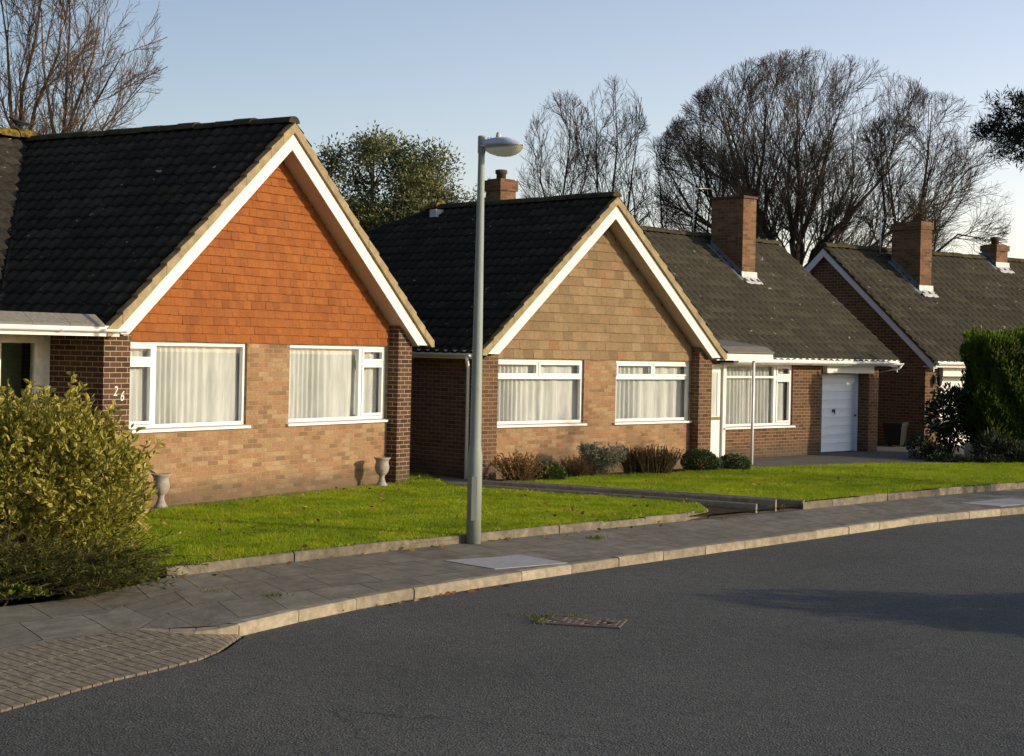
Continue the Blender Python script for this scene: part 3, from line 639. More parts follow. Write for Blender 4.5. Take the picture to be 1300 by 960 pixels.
def roof_slope(name, parent, mat, O, U, Vd, S, prof, gauge=.27, pitch=.25, amp=.05, seed=1, step=.03125):
    """interlocking profiled tiles laid in real courses. O ridge point, U along the ridge, Vd down the slope, prof: (v, lo, hi) bounds along U"""
    g = np.random.default_rng(seed); f = lambda p: np.array((p[0], -p[1], p[2]), dtype=float)
    O, U, Vd = f(O), unit(f(U)), unit(f(Vd)); Nn = np.cross(U, Vd)
    if Nn[2] < 0: Nn = -Nn
    pv = [p[0] for p in prof]; lo = lambda v: np.interp(v, pv, [p[1] for p in prof]); hi = lambda v: np.interp(v, pv, [p[2] for p in prof])
    umin = min(p[1] for p in prof); umax = max(p[2] for p in prof)
    k0, k1 = int(math.floor(umin/step)), int(math.ceil(umax/step)); us = np.arange(k0, k1+1)*step
    ph = (us/pitch) % 1
    h = amp*np.abs(np.cos(np.pi*ph))**.9
    rows = int(math.ceil(S/gauge)); VV, FF, RR = [], [], []; o = 0; n = len(us)
    for i in range(rows):
        v0 = i*gauge; v1 = min((i+1)*gauge+.035, S+.04)
        tid = np.floor(us/(2*pitch)).astype(int)
        tile = g.random(k1-k0+3); rt = tile[np.clip(tid-tid.min(), 0, len(tile)-1)]
        jz = (g.random(len(tile))*.012)[np.clip(tid-tid.min(), 0, len(tile)-1)]; jv = (g.normal(size=len(tile))*.006)[np.clip(tid-tid.min(), 0, len(tile)-1)]
        u0 = np.clip(us, lo(v0), hi(v0)); u1 = np.clip(us, lo(min(v1, S)), hi(min(v1, S)))
        P0 = O+u0[:, None]*U+np.full((n, 1), v0)*Vd+(h)[:, None]*Nn
        P1 = O+u1[:, None]*U+(v1+jv)[:, None]*Vd+(h+.03+jz)[:, None]*Nn
        P2 = P1-(.03+jz)[:, None]*Nn-.004*Vd
        VV.append(np.concatenate([P0, P1, P2]))
        ix = np.arange(n-1); keep = ((u0[1:]-u0[:-1])+(u1[1:]-u1[:-1])) > 1e-6; ix = ix[keep]
        FF.append(np.stack([ix, ix+1, ix+1+n, ix+n], 1)+o); FF.append(np.stack([ix+n, ix+1+n, ix+1+2*n, ix+2*n], 1)+o)
        RR.append(rt[ix]); RR.append(rt[ix]*.5); o += 3*n
    ob = raw(name, np.concatenate(VV), np.concatenate(FF), mat, parent, np.concatenate(RR)); return ob

def ridge_tiles(parent, mat, p0, p1, r=.13, seed=1, seg=.42):
    P, Q = np.array(p0, float), np.array(p1, float); ln = np.linalg.norm(Q-P); n = max(1, int(round(ln/seg))); g = random.Random(seed); m = MB()
    t = (Q-P)/ln; side = np.cross(t, (0, 0, 1)); side /= np.linalg.norm(side); up = np.cross(side, t); up = up if up[2] > 0 else -up
    for i in range(n):
        a = P+t*(ln*i/n+.006); b = P+t*(ln*(i+1)/n-.006); rr = r+g.uniform(-.008, .010); dz = g.uniform(-.008, .010); rd = g.random(); k = 8
        arc = [(math.cos(math.pi*j/k)*rr*1.05, math.sin(math.pi*j/k)*rr*.85-.045+dz) for j in range(k+1)]
        A = [tuple(a+side*x+up*y) for x, y in arc]; B = [tuple(b+side*x+up*y) for x, y in arc]
        for j in range(k): m.quad(A[j], A[j+1], B[j+1], B[j], rnd=rd)
        m.quad(*A, rnd=rd*.5); m.quad(*B, rnd=rd*.5)
    return m.build('ridge_tiles', mat, parent)

def hung_tiles(parent, mat, c, zr, slope, drop, z0, gauge, tw, d, a_min, a_max, seed):
    """courses of hung tiles clipped under a gable: the rafter line is z = zr - drop - slope*|a-c|"""
    g = random.Random(seed); m = MB(); i = 0; z = z0; top = zr-drop
    while z < top-.04:
        z1 = min(z+gauge, top-.005); hw = lambda y: max(0., (top-y)/slope)
        off = (i % 2)*tw/2+g.uniform(-.02, .02); k = int((a_min-c)/tw)-2; a = c+k*tw+off
        sag = g.uniform(-.006, .006)
        while a < a_max+tw:
            w = tw*g.uniform(.93, 1.07) if False else tw
            b0, b1 = max(a+.0012, c-hw(z), a_min), min(a+w-.0012, c+hw(z), a_max)
            t0, t1 = max(a+.0012, c-hw(z1), a_min), min(a+w-.0012, c+hw(z1), a_max)
            a += w
            if b1-b0 < .008: continue
            if t1 < t0: t0 = t1 = min(max((t0+t1)/2, b0), b1)
            r = min(1, max(0, g.gauss(.5, .24))); lift = .022+g.uniform(0, .009); dz = g.uniform(-.004, .004)+sag*math.sin(a*1.7)
            m.quad((b0, d+lift, z+dz), (b1, d+lift+g.uniform(-.003, .003), z+dz), (t1, d+.004, z1+.012), (t0, d+.004, z1+.012), rnd=r)
            m.quad((b0, d+lift, z+dz), (b1, d+lift, z+dz), (b1, d, z+dz+.004), (b0, d, z+dz+.004), rnd=r*.4)
        z += gauge; i += 1
    return m.build('tile_hanging', mat, parent)

def clip_low(poly, zl):
    out = []
    for (a, z), (b, y) in zip(poly, poly[1:]+poly[:1]):
        if z >= zl: out.append((a, z))
        if (z-zl)*(y-zl) < 0: t = (zl-z)/(y-z); out.append((a+t*(b-a), zl))
    return out
def gable_trim(h, c, zr, slope, dw, al, ar, zl=0., zrr=0., bh=.27, d0=.34):
    """verge mortar, two barge boards and the sloping soffits of a front gable. al, ar: eave ends along a"""
    ln = lambda a, k: zr-slope*abs(a-c)-k
    for s, e in ((-1, al), (1, ar)):
        v = MB(); n = 14
        for i in range(n):     # a lip of bedding mortar and tile ends, stepped at every course
            u0, u1 = c+(e-c)*i/n, c+(e-c)*(i+1)/n; lip = .02+.012*random.random()
            pg = clip_low([(u0, ln(u0, .15)), (u1, ln(u1, .15)), (u1, ln(u1, -.02)+.012), (u0, ln(u0, .0))], (zl if s < 0 else zrr)-.03)
            if len(pg) > 2: v.prism(pg, d0-.06, d0+.045+lip)
        v.build('verge', M['verge'], h)
        b = MB(); top = .155; zc = zl if s < 0 else zrr; mj = c+(e-c)*.56; j = .003*s
        for x0, x1 in ((c, mj-j), (mj+j, e)): b.prism(clip_low([(x0, ln(x0, top)), (x1, ln(x1, top)), (x1, ln(x1, top+bh)), (x0, ln(x0, top+bh))], zc), d0-.005, d0+.022)
        b.build('bargeboard', M['white'], h)
        q = MB(); k = top+bh-.045; q.prism(clip_low([(c, ln(c, k)), (e, ln(e, k)), (e, ln(e, k+.02)), (c, ln(c, k+.02))], zc-.02), dw-.02, d0-.008); q.build('soffit', M['soffit'], h)

def chimney(h, a0, a1, d0, d1, z0, z1, cap=.03, caph=.22, mat='brick_stack', pots=1, flash=None, pot_r=.11):
    m = MB(); m.box(a0, a1, d0, d1, z0, z1-caph); m.box(a0-cap, a1+cap, d0-cap, d1+cap, z1-caph, z1)
    m.prism_xy([(a0+.02, d0+.02), (a1-.02, d0+.02), (a1-.02, d1-.02), (a0+.02, d1-.02)], z1, z1+.03)
    o = m.build('chimney', M[mat], h)
    for i in range(pots):
        p = MB(); y = d0+(d1-d0)*(i+.5)/pots
        p.lathe(((a0+a1)/2, y, z1+.02), [(pot_r, 0), (pot_r, .13), (pot_r*1.25, .14), (pot_r*1.25, .22), (pot_r*.8, .23), (pot_r*.8, .1)], 14); p.build('chimney_pot', M['terracotta'], o)
    if flash:
        sl, zf = flash          # the roof plane beneath: z = zf - sl*(d - d1) along d
        f = MB(); f.prism_dz([(d1+.004, zf+.20), (d1+.02, zf+.20), (d1+.03, zf+.07), (d1+.22, zf-.19*sl+.06), (d1+.22, zf-.19*sl+.045), (d1+.004, zf+.03)], a0-.04, a1+.06); f.build('lead_apron', M['lead_pale'], o)
        t = MB(); t.prism_dz([(d1, zf+.03), (d1, zf+.20), (d0, zf+sl*(d1-d0)+.20), (d0, zf+sl*(d1-d0)+.03)], a0-.014, a0-.002)
        t.prism_dz([(d1+.1, zf-.1*sl+.055), (d1+.1, zf-.1*sl+.075), (d0, zf+sl*(d1-d0)+.08), (d0, zf+sl*(d1-d0)+.06)], a0-.16, a0-.016); t.build('lead_flashing', M['lead'], o)
    return o

def gutter(h, pts, r=.055, clips=.9):
    """half-round gutter along a straight run with joint clips; pts: two points (a, d, z)"""
    m = MB(); A, B = (Vector((p[0], -p[1], p[2])) for p in pts); t = (B-A).normalized(); s = t.cross(Vector((0, 0, 1))).normalized(); ln = (B-A).length
    def run(x0, x1, rr):
        arc = [(math.cos(math.pi+math.pi*j/8)*rr, math.sin(math.pi+math.pi*j/8)*rr) for j in range(9)]
        a = [A+t*x0+s*x+Vector((0, 0, y)) for x, y in arc]; b = [A+t*x1+s*x+Vector((0, 0, y)) for x, y in arc]
        q = lambda v: (v.x, -v.y, v.z)
        for j in range(8): m.quad(q(a[j]), q(a[j+1]), q(b[j+1]), q(b[j]), smooth=False)
        m.quad(*[q(v) for v in a]); m.quad(*[q(v) for v in b])
    run(0, ln, r); k = max(1, int(ln/clips))
    for i in range(k+1): x = min(max(ln*i/k, .03), ln-.03); run(x-.025, x+.025, r+.008)
    return m.build('gutter', M['upvc'], h)
def Q(a, d, z): return (a, d, z)

# ------------------------------------------------------------------ house with the orange gable
def heading(o, deg, name): return empty(name, (o[0], o[1], 0), R(90-deg))
h = heading((-5.19, 23.6), 32.3, 'bungalow')
tag(h, 'bungalow with orange tile-hung gable and house number 26', 'house', 'bungalows along the street')
C1, Z1, S1 = 2.52, 5.90, .868
W1 = (-.74, 1.97, 1.13, 2.395); W2 = (2.99, 5.62, 1.13, 2.395)
sheet_wall('front_wall', h, M['brick_buff'], -1.22, 6.0, -.15, 2.45, 0., [W1, W2])
gb = MB(); gb.prism([(-1.2, 2.41), (6.0, 2.41), (6.0, 2.45), (C1, Z1-.42), (-1.2, 2.42)], -.1, -.004); gb.build('gable_backing', M['dark'], h)
hung_tiles(h, M['tile_orange'], C1, Z1, S1, .40, 2.405, .132, .168, .0, -.74, 5.65, 5)
for a0, a1 in ((-1.24, -.74), (5.65, 6.05)):
    p = MB(); zt = lambda a: max(Z1-S1*abs(a-C1)-.43, 2.455); p.prism([(a0, -.15), (a1, -.15), (a1, zt(a1)), (a0, zt(a0))], -.3, .22); p.build('brick_pier', M['brick_dark'], h)
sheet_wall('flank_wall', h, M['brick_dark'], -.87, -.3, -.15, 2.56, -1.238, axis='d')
sheet_wall('flank_wall', h, M['brick_red'], -9.4, -.3, -.15, 2.42, 6.03, axis='d')
sheet_wall('rear_wall', h, M['brick_red'], -9., 6.03, -.15, 2.6, -9.4)
for k, w in enumerate((W1, W2)):
    if k == 0: window(h, *w[:2], w[2]+.0, w[3], -.045, [(.0, .075)], [(-.685, -.0375, 2.10, .05)], sash=[(-.68, -.045, 2.13, 2.335), (-.68, -.045, 1.195, 2.07)], sill_l=0)
    else: window(h, *w[:2], w[2]+.0, w[3], -.045, [(4.91, .075)], [(4.9475, 5.565, 2.10, .05)], sash=[(4.955, 5.555, 2.13, 2.335), (4.955, 5.555, 1.195, 2.07)], sill_r=-.0)
gable_trim(h, C1, Z1, S1, .0, -1.36, 6.46, 2.49, 2.43)
zf = Z1-S1*(6.46-C1)
bx = MB(); bx.box(6.06, 6.33, -.05, .333, 2.425, 2.60); bx.build('boxed_eave', M['white'], h)
ue = (Z1-(Z1-S1*3.94))/1; SL = math.hypot(3.94, 3.94*S1)
roof_slope('roof', h, M['roof_dark'], (C1, .36, Z1), (0, -1, 0), (-1, 0, -S1), SL-.10, [(0, 0, 6.15), (SL, 0, 2.35)], seed=2)
roof_slope('roof', h, M['roof_dark'], (C1, .36, Z1), (0, -1, 0), (1, 0, -S1), SL, [(0, 0, 6.15), (SL, 0, 10.0)], seed=3)
roof_slope('roof', h, M['roof_dark'], (-9, -5.78, Z1), (1, 0, 0), (0, 1, -S1), SL, [(0, 0, 11.55), (SL, 0, 7.55)], seed=4)
roof_slope('roof', h, M['roof_dark'], (-9, -5.78, Z1), (1, 0, 0), (0, -1, -S1), SL, [(0, 0, 11.6), (SL, 0, 15.5)], seed=5)
ridge_tiles(h, M['ridge'], Q(C1, .40, Z1+.05), Q(C1, -5.75, Z1+.05), seed=4)
ridge_tiles(h, M['ridge_moss'], Q(C1+.12, -5.80, Z1+.10), Q(-9, -5.80, Z1+.10), r=.19, seed=6)
v = MB(); v.tube([Q(C1-.15, -5.55, Z1-.12), Q(-1.35, -1.85, Z1-S1*3.87+.05)], [.05, .05], 6); v.build('valley', M['roof_dark'], h)
# canopy over the recessed porch, with its slab edge, gutter and fascia
ap = MB()
for a0, a1 in ((-2.02, -1.40), (-2.66, -2.026), (-3.30, -2.666), (-3.94, -3.306), (-4.6, -3.946)): ap.prism_dz([(.40, 2.585), (.40, 2.615), (.20, 2.755), (.16, 2.755), (.16, 2.585)], a0, a1, rnd=random.random())
ap.build('eaves_slab', M['apron'], h)
cn = MB(); cn.prism_dz([(.17, 2.56), (.17, 2.70), (-1.95, 2.80), (-1.95, 2.56)], -4.6, -1.45); cn.build('canopy_roof', M['lead'], h)
gutter(h, [(-1.04, .445, 2.555), (-4.6, .445, 2.555)], .045)
fa = MB(); fa.box(-4.6, -1.12, .365, .39, 2.455, 2.60); fa.build('fascia', M['white'], h)
fb = MB(); fb.box(-4.6, -1.245, -.88, .362, 2.46, 2.48); fb.build('soffit', M['white'], h)
dr = MB(); e0, e1 = -.95, -.86
dr.box(-1.52, -1.24, e0, e1, -.1, 2.46); dr.box(-2.45, -2.11, e0, e1, -.1, 2.46); dr.box(-2.11, -1.52, e0, e1, 2.34, 2.46); dr.box(-2.11, -1.52, e0, e1, -.1, .12)
po = dr.build('porch_screen', M['white_worn'], h)
g_ = MB(); g_.quad((-2.11, -.90, .12), (-1.52, -.90, .12), (-1.52, -.90, 2.34), (-2.11, -.90, 2.34)); g_.build('glass', M['glass_dark'], po)
dk = MB(); dk.quad((-2.6, -1.5, -.1), (-1.2, -1.5, -.1), (-1.2, -1.5, 2.4), (-2.6, -1.5, 2.4)); dk.build('porch_lining', M['room'], po)
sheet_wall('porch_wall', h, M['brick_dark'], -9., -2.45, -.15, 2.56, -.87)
def digits(txt, a, d, z, size, parent, shear=.22):
    cu = bpy.data.curves.new('house_number', 'FONT'); cu.body = txt; cu.size = size; cu.shear = shear; cu.extrude = .004
    t = bpy.data.objects.new('tmp', cu); col.objects.link(t); dg = bpy.context.evaluated_depsgraph_get(); dg.update()
    me = bpy.data.meshes.new_from_object(t.evaluated_get(dg)); bpy.data.objects.remove(t)
    me.transform(Matrix.Scale(.8, 4, (1, 0, 0)))
    o = bpy.data.objects.new('house_number', me); col.objects.link(o); me.materials.clear(); me.materials.append(M['white'])
    o.parent = parent; o.location = (a, -d, z); o.rotation_euler = (R(90), 0, 0); return o
digits('2', -1.06, .226, 1.625, .20, h); digits('6', -.93, .226, 1.555, .20, h)
pp = sheet('house_path', [(-5.95, 21.9), (-5.55, 21.75), (-1.65, 28.0), (-1.7, 28.5), (-1.9, 28.7)], .008, M['path'])

# ------------------------------------------------------------------ house with the tan gable and the garage wing
h = heading((-.24, 30.), 45.6, 'bungalow')
tag(h, 'bungalow with tan tiled gable, tall chimney and pale blue-white garage door', 'house', 'bungalows along the street')
C2, Z2, S2 = 2.76, 5.42, .868; H2 = 3.55
V1 = (-.16, 2.33, .985, 2.21); V2 = (3.26, 5.60, .985, 2.21)
sheet_wall('front_wall', h, M['brick_buff'], -.62, 6.0, -.15, 2.26, 0., [V1, V2])
gb = MB(); gb.prism([(-.6, 2.22), (6.0, 2.22), (6.0, 2.24), (C2, Z2-.42), (-.6, 2.24)], -.1, -.004); gb.build('gable_backing', M['dark'], h)
hung_tiles(h, M['tile_tan'], C2, Z2, S2, .40, 2.225, .178, .265, .0, -.22, 5.62, 8)
for a0, a1 in ((-.64, -.22), (5.62, 6.04)):
    p = MB(); zt = lambda a: max(Z2-S2*abs(a-C2)-.43, 2.20); p.prism([(a0, -.15), (a1, -.15), (a1, zt(a1)), (a0, zt(a0))], -.3, .22); p.build('brick_pier', M['brick_red'], h)
sheet_wall('flank_wall', h, M['brick_red'], -13.5, -.3, -.15, 2.28, -.637, axis='d')
sheet_wall('flank_wall', h, M['brick_red'], -1.1, -.3, -.15, 2.5, 6.03, axis='d')
for w, mu in ((V1, 1.085), (V2, 4.43)):
    window(h, *w, -.045, [], [(w[0]+.055, w[1]-.055, 1.865, .06)], sash=[(w[0]+.06, mu-.012, 1.90, 2.15), (mu+.012, w[1]-.06, 1.90, 2.15)])
gable_trim(h, C2, Z2, S2, .0, C2-H2, C2+H2, 2.30, 2.30)
SL2 = math.hypot(H2, H2*S2); zf = Z2-S2*H2
roof_slope('roof', h, M['roof_dark'], (C2, .36, Z2), (0, -1, 0), (-1, 0, -S2), SL2+.06, [(0, 0, 5.2), (SL2+.06, 0, 14.5)], seed=12)
roof_slope('roof', h, M['roof_grey'], (C2, .36, Z2), (0, -1, 0), (1, 0, -S2), SL2, [(0, 0, 5.2), (SL2, 0, 9.5)], seed=13)
ridge_tiles(h, M['ridge'], Q(C2, .40, Z2+.05), Q(C2, -4.75, Z2+.05), seed=14)
ridge_tiles(h, M['ridge_moss'], Q(C2, -4.75, Z2+.09), Q(C2, -5.2, Z2+.03), r=.16, seed=15, seg=.3)
ridge_tiles(h, M['roof_dark'], Q(C2, -5.1, Z2+.02), Q(C2-H2, -14.3, zf+.05), r=.09, seed=16)
bk = MB(); bk.quad((C2, -4.84, Z2-.02), (C2-H2, -14.1, zf-.02), (C2+H2+4, -14.1, zf-.02), (C2+4, -5., Z2-.1)); bk.build('rear_roof', M['roof_dark'], h)
lp = MB(); lp.box(C2-.36, C2-.14, -4.75, -4.55, Z2-.20, Z2-.03); lp.build('lead_patch', M['lead_pale'], h)
gutter(h, [(C2-H2-.13, .22, 2.30), (C2-H2-.13, -12, 2.30)])
fa = MB(); fa.box(C2-H2-.075, C2-H2-.05, -13, .33, 2.20, 2.36); fa.build('fascia', M['white'], h)
fb = MB(); fb.box(C2-H2-.049, -.64, -13, .0, 2.205, 2.23); fb.build('soffit', M['white'], h)
dp = MB(); dp.tube([Q(C2-H2-.13, .12, 2.25), Q(C2-H2-.13, .12, 2.17), Q(-.70, -.08, 2.04), Q(-.70, -.08, 0.)], .034, 10); dp.build('downpipe', M['upvc'], h)
chimney(h, 4.3, 4.78, -5.0, -4.52, 3.5, 6.2, .035, .24)
# the wing: door, wide window and garage, set back 1.1 m; its own depth e is measured from its wall
D0 = -1.1
GA = (11.97, 14.0, -.02, 1.98); WW = (8.21, 10.77, .735, 2.165); DD = (7.02, 8.20, -.02, 2.165)
sheet_wall('wing_wall', h, M['brick_red'], 6.03, 14.42, -.15, 2.26, D0, [GA, WW, DD], reveal=.36)
sheet_wall('end_wall', h, M['brick_red'], -8.5, D0, -.15, 2.3, 14.42, axis='d')
window(h, *WW, D0-.045, [(10.11, .09)], [(8.265, 10.065, 1.865, .05), (10.155, 10.715, 1.85, .09)], sash=[(10.165, 10.71, .80, 1.80), (10.165, 10.71, 1.90, 2.11)])
mm = MB(); mm.box(9.22, 9.27, D0-.10, D0-.05, .80, 2.11); mm.build('window_bar', M['upvc'], h)
# front door with letter plate, and its post
d_ = MB(); d_.box(7.02, 7.10, D0-.09, D0-.02, -.02, 2.15); d_.box(8.10, 8.205, D0-.09, D0+.015, -.02, 2.165); d_.box(7.10, 8.10, D0-.09, D0-.02, 2.08, 2.15)
d_.build('door_frame', M['door_white'], h)
d_ = MB(); d_.box(7.10, 8.10, D0-.085, D0-.045, -.02, .98); d_.box(7.10, 7.24, D0-.085, D0-.045, .98, 2.08); d_.box(7.96, 8.10, D0-.085, D0-.045, .98, 2.08); d_.box(7.24, 7.96, D0-.085, D0-.045, 1.96, 2.08); d_.box(7.24, 7.96, D0-.043, D0-.035, .12, .80)
do = d_.build('front_door', M['door_white'], h)
g_ = MB(); g_.quad((7.24, D0-.06, .98), (7.96, D0-.06, .98), (7.96, D0-.06, 1.96), (7.24, D0-.06, 1.96)); g_.build('glass', M['curtain'], do)
l_ = MB(); l_.box(7.62, 8.05, D0-.044, D0-.025, .90, .965); l_.build('letter_plate', M['brass'], do)
cn = MB(); cn.box(6.05, 7.96, D0, .33, 2.25, 2.27); cn.build('canopy_soffit', M['white'], h)
cn = MB(); cn.box(6.30, 7.98, .335, .36, 2.25, 2.392); cn.box(7.962, 7.985, D0, .334, 2.25, 2.392); cn.build('canopy_fascia', M['white'], h)
cn = MB(); cn.prism_dz([(.38, 2.41), (.38, 2.44), (.16, 2.56), (-.95, 2.70), (-.95, 2.60), (.2, 2.42)], 6.36, 8.0); cn.build('canopy_lead', M['apron'], h)
ps = MB(); ps.tube([Q(7.45, .24, 0.0), Q(7.45, .24, 2.25)], .032, 10); ps.build('porch_post', M['upvc'], h)
# garage
gd = MB(); n = 9
for i in range(n): gd.prism_dz([(D0-.38, .02+i*.215), (D0-.335, .02+i*.215), (D0-.34, .02+i*.215+.10), (D0-.335, .02+i*.215+.200), (D0-.352, .02+i*.215+.207), (D0-.352, .02+(i+1)*.215), (D0-.38, .02+(i+1)*.215)], 12.02, 13.96)
gd.box(11.97, 12.02, D0-.38, D0-.32, -.02, 1.98); gd.box(13.96, 14.0, D0-.38, D0-.32, -.02, 1.98)
go = gd.build('garage_door', M['garage'], h)
hd = MB(); hd.tube([Q(12.93, D0-.30, 1.03), Q(12.97, D0-.30, .95)], .015, 6); hd.box(12.90, 13.0, D0-.334, D0-.31, 1.0, 1.07); hd.build('handle', M['black_metal'], go)
gl = MB(); gl.box(13.86, 13.93, D0-.334, D0-.322, .88, .93); gl.build('lock', M['black_metal'], go)
bm_ = MB(); bm_.box(11.98, 14.02, D0+.004, D0+.13, 1.975, 2.165); bm_.build('garage_beam', M['white'], h)
ov = .33; ze = 2.27; SW = .805; ls = math.hypot(3.85, 3.85*SW)
roof_slope('roof', h, M['roof_grey'], (C2, D0-3.52, ze+3.85*SW), (1, 0, 0), (0, 1, -SW), ls, [(0, .3, 14.82-C2), (ls, .3, 14.82-C2)], seed=22)
roof_slope('roof', h, M['roof_grey'], (C2, D0-3.52, ze+3.85*SW), (1, 0, 0), (0, -1, -SW), ls, [(0, .3, 14.82-C2), (ls, .3, 14.82-C2)], seed=23)
ridge_tiles(h, M['ridge'], Q(C2+1, D0-3.52, ze+3.85*SW+.05), Q(14.84, D0-3.52, ze+3.85*SW+.05), r=.13, seed=24)
gutter(h, [(8.0, D0+.45, 2.245), (14.78, D0+.45, 2.245)])
fa = MB(); fa.box(8.0, 14.75, D0+.365, D0+.39, 2.165, 2.32); fa.build('fascia', M['white'], h)
fb = MB(); fb.box(8.0, 14.75, D0, D0+.363, 2.17, 2.19); fb.build('soffit', M['white'], h)
bb = MB(); zr_ = ze+3.85*SW; bb.prism_dz([(D0+.36, ze-.04), (D0-3.52, zr_-.04), (D0-3.52, zr_-.26), (D0+.36, ze-.26)], 14.70, 14.725); bb.build('bargeboard', M['white'], h)
gw = MB(); gw.prism_dz([(D0, 2.25), (D0-3.52, zr_-.2), (D0-7.3, 2.25)], 14.38, 14.42); gw.build('end_gable', M['brick_red'], h)
dp = MB(); dp.tube([Q(14.76, D0+.45, 2.2), Q(14.74, D0+.40, 2.12), Q(14.48, D0-.12, 1.98), Q(14.48, D0-.14, 0)], .034, 8); dp.build('downpipe', M['upvc'], h)
roof_at = lambda e: ze+SW*(.33-e)
chimney(h, 11.5, 12.03, D0-3.15, D0-2.14, 3.6, 6.28, .0, .001, 'brick_stack', 0, (SW, roof_at(-2.14)))
cc = MB(); cc.box(11.47, 12.06, D0-3.18, D0-2.11, 6.30, 6.36); cc.build('chimney_cap', M['terracotta'], h)
def aerial(h, a, d, z0, z1, n=7, ln=.9, turn=.6):
    m = MB(); m.tube([Q(a, d, z0), Q(a, d, z1)], .018, 6); c, s = math.cos(turn), math.sin(turn)
    m.tube([Q(a-c*ln*.5, d-s*ln*.5, z1-.12), Q(a+c*ln*.5, d+s*ln*.5, z1-.12)], .007, 5)
    for i in range(n):
        u = -.48+.96*i/(n-1); w = .17-.012*i; p = (a+c*ln*u, d+s*ln*u)
        m.tube([Q(p[0]-s*w, p[1]+c*w, z1-.11), Q(p[0]+s*w, p[1]-c*w, z1-.11)], .004, 4)
    return m.build('aerial', M['metal'], h)
aerial(h, 11.15, D0-3.45, 4.9, 6.7)

# ------------------------------------------------------------------ the third house
h = heading((11.11, 43.34), 54., 'bungalow'); h.location.z = -.24; h.scale = (1.1, 1.1, 1.1)
tag(h, 'far bungalow with plain brick end gable and two chimneys, behind the conifer hedge', 'house', 'bungalows along the street')
ZR3 = 2.3+.8*3.65; SW3 = .8; ls3 = math.hypot(3.65, 3.65*.8)
ew = MB(); ew.prism_dz([(0, -.15), (0, 2.42), (-3.3, ZR3-.16), (-6.6, 2.42), (-6.6, -.15)], 0, .2); ew.build('end_wall', M['brick_red'], h)
GG = (.55, 3.0, -.02, 1.98)
sheet_wall('front_wall', h, M['brick_red'], .2, 18, -.15, 2.4, -.003, [GG], reveal=.3)
sheet_wall('rear_wall', h, M['brick_red'], .2, 18, -.15, 2.4, -6.6); sheet_wall('end_wall', h, M['brick_red'], -6.6, 0, -.15, 2.4, 18, axis='d')
gd = MB()
for i in range(9): gd.prism_dz([(-.28, i*.215), (-.235, i*.215), (-.235, i*.215+.2), (-.25, i*.215+.207), (-.25, (i+1)*.215), (-.28, (i+1)*.215)], .58, 2.97)
gd.build('garage_door', M['door_white'], h)
bm_ = MB(); bm_.box(.5, 3.05, .002, .13, 1.95, 2.22); bm_.build('garage_beam', M['white'], h)
bb = MB(); bb.prism_dz([(.36, 2.3-.02), (-3.3, ZR3-.02), (-3.3, ZR3-.24), (.36, 2.3-.24)], -.14, -.115); bb.prism_dz([(-3.3, ZR3-.02), (-6.95, 2.28), (-6.95, 2.06), (-3.3, ZR3-.24)], -.14, -.115); bb.build('bargeboard', M['white_cool'], h)
sb = MB(); sb.prism_dz([(.36, 2.16), (-3.3, ZR3-.14), (-3.3, ZR3-.16), (.36, 2.14)], -.11, -.004); sb.build('soffit', M['white_cool'], h)
vg = MB(); vg.prism_dz([(.40, 2.3), (-3.3, ZR3+.03), (-3.3, ZR3-.04), (.40, 2.24)], -.17, -.03); vg.build('verge', M['ridge'], h)
roof_slope('roof', h, M['roof_grey'], (0, -3.3, ZR3), (1, 0, 0), (0, 1, -SW3), ls3, [(0, -.15, 18), (ls3, -.15, 18)], seed=32)
roof_slope('roof', h, M['roof_grey'], (0, -3.3, ZR3), (1, 0, 0), (0, -1, -SW3), ls3, [(0, -.15, 18), (ls3, -.15, 18)], seed=33)
ridge_tiles(h, M['ridge'], Q(-.17, -3.3, ZR3+.05), Q(18, -3.3, ZR3+.05), seed=34)
gutter(h, [(-.1, .44, 2.28), (18, .44, 2.28)])
fa = MB(); fa.box(-.1, 18, .36, .385, 2.17, 2.33); fa.build('fascia', M['white'], h)
fb = MB(); fb.box(-.1, 18, .0, .358, 2.175, 2.195); fb.build('soffit', M['white'], h)
chimney(h, 1.97, 2.42, -2.85, -1.88, 3.2, 5.93, .03, .18, 'brick_stack', 0, (SW3, 2.3+.8*(.35+1.88)))
chimney(h, 6.50, 7.0, -3.45, -2.95, 4.4, 5.62, .04, .16, 'brick_stack', 1, (SW3, 2.3+.8*(.35+2.95)))
aerial(h, 1.75, -3.05, 4.9, 6.2, 6, .7, .9)
ln_ = MB(); ln_.box(.28, .44, .0, .03, 1.78, 1.98); ln_.tube([Q(.36, .03, 1.96), Q(.36, .14, 1.98)], .012, 6); ln_.lathe((.36, .14, 1.70), [(.02, 0), (.055, .05), (.075, .2), (.085, .21), (.02, .29)], 8, smooth=False); ln_.build('wall_lamp', M['black_metal'], h)
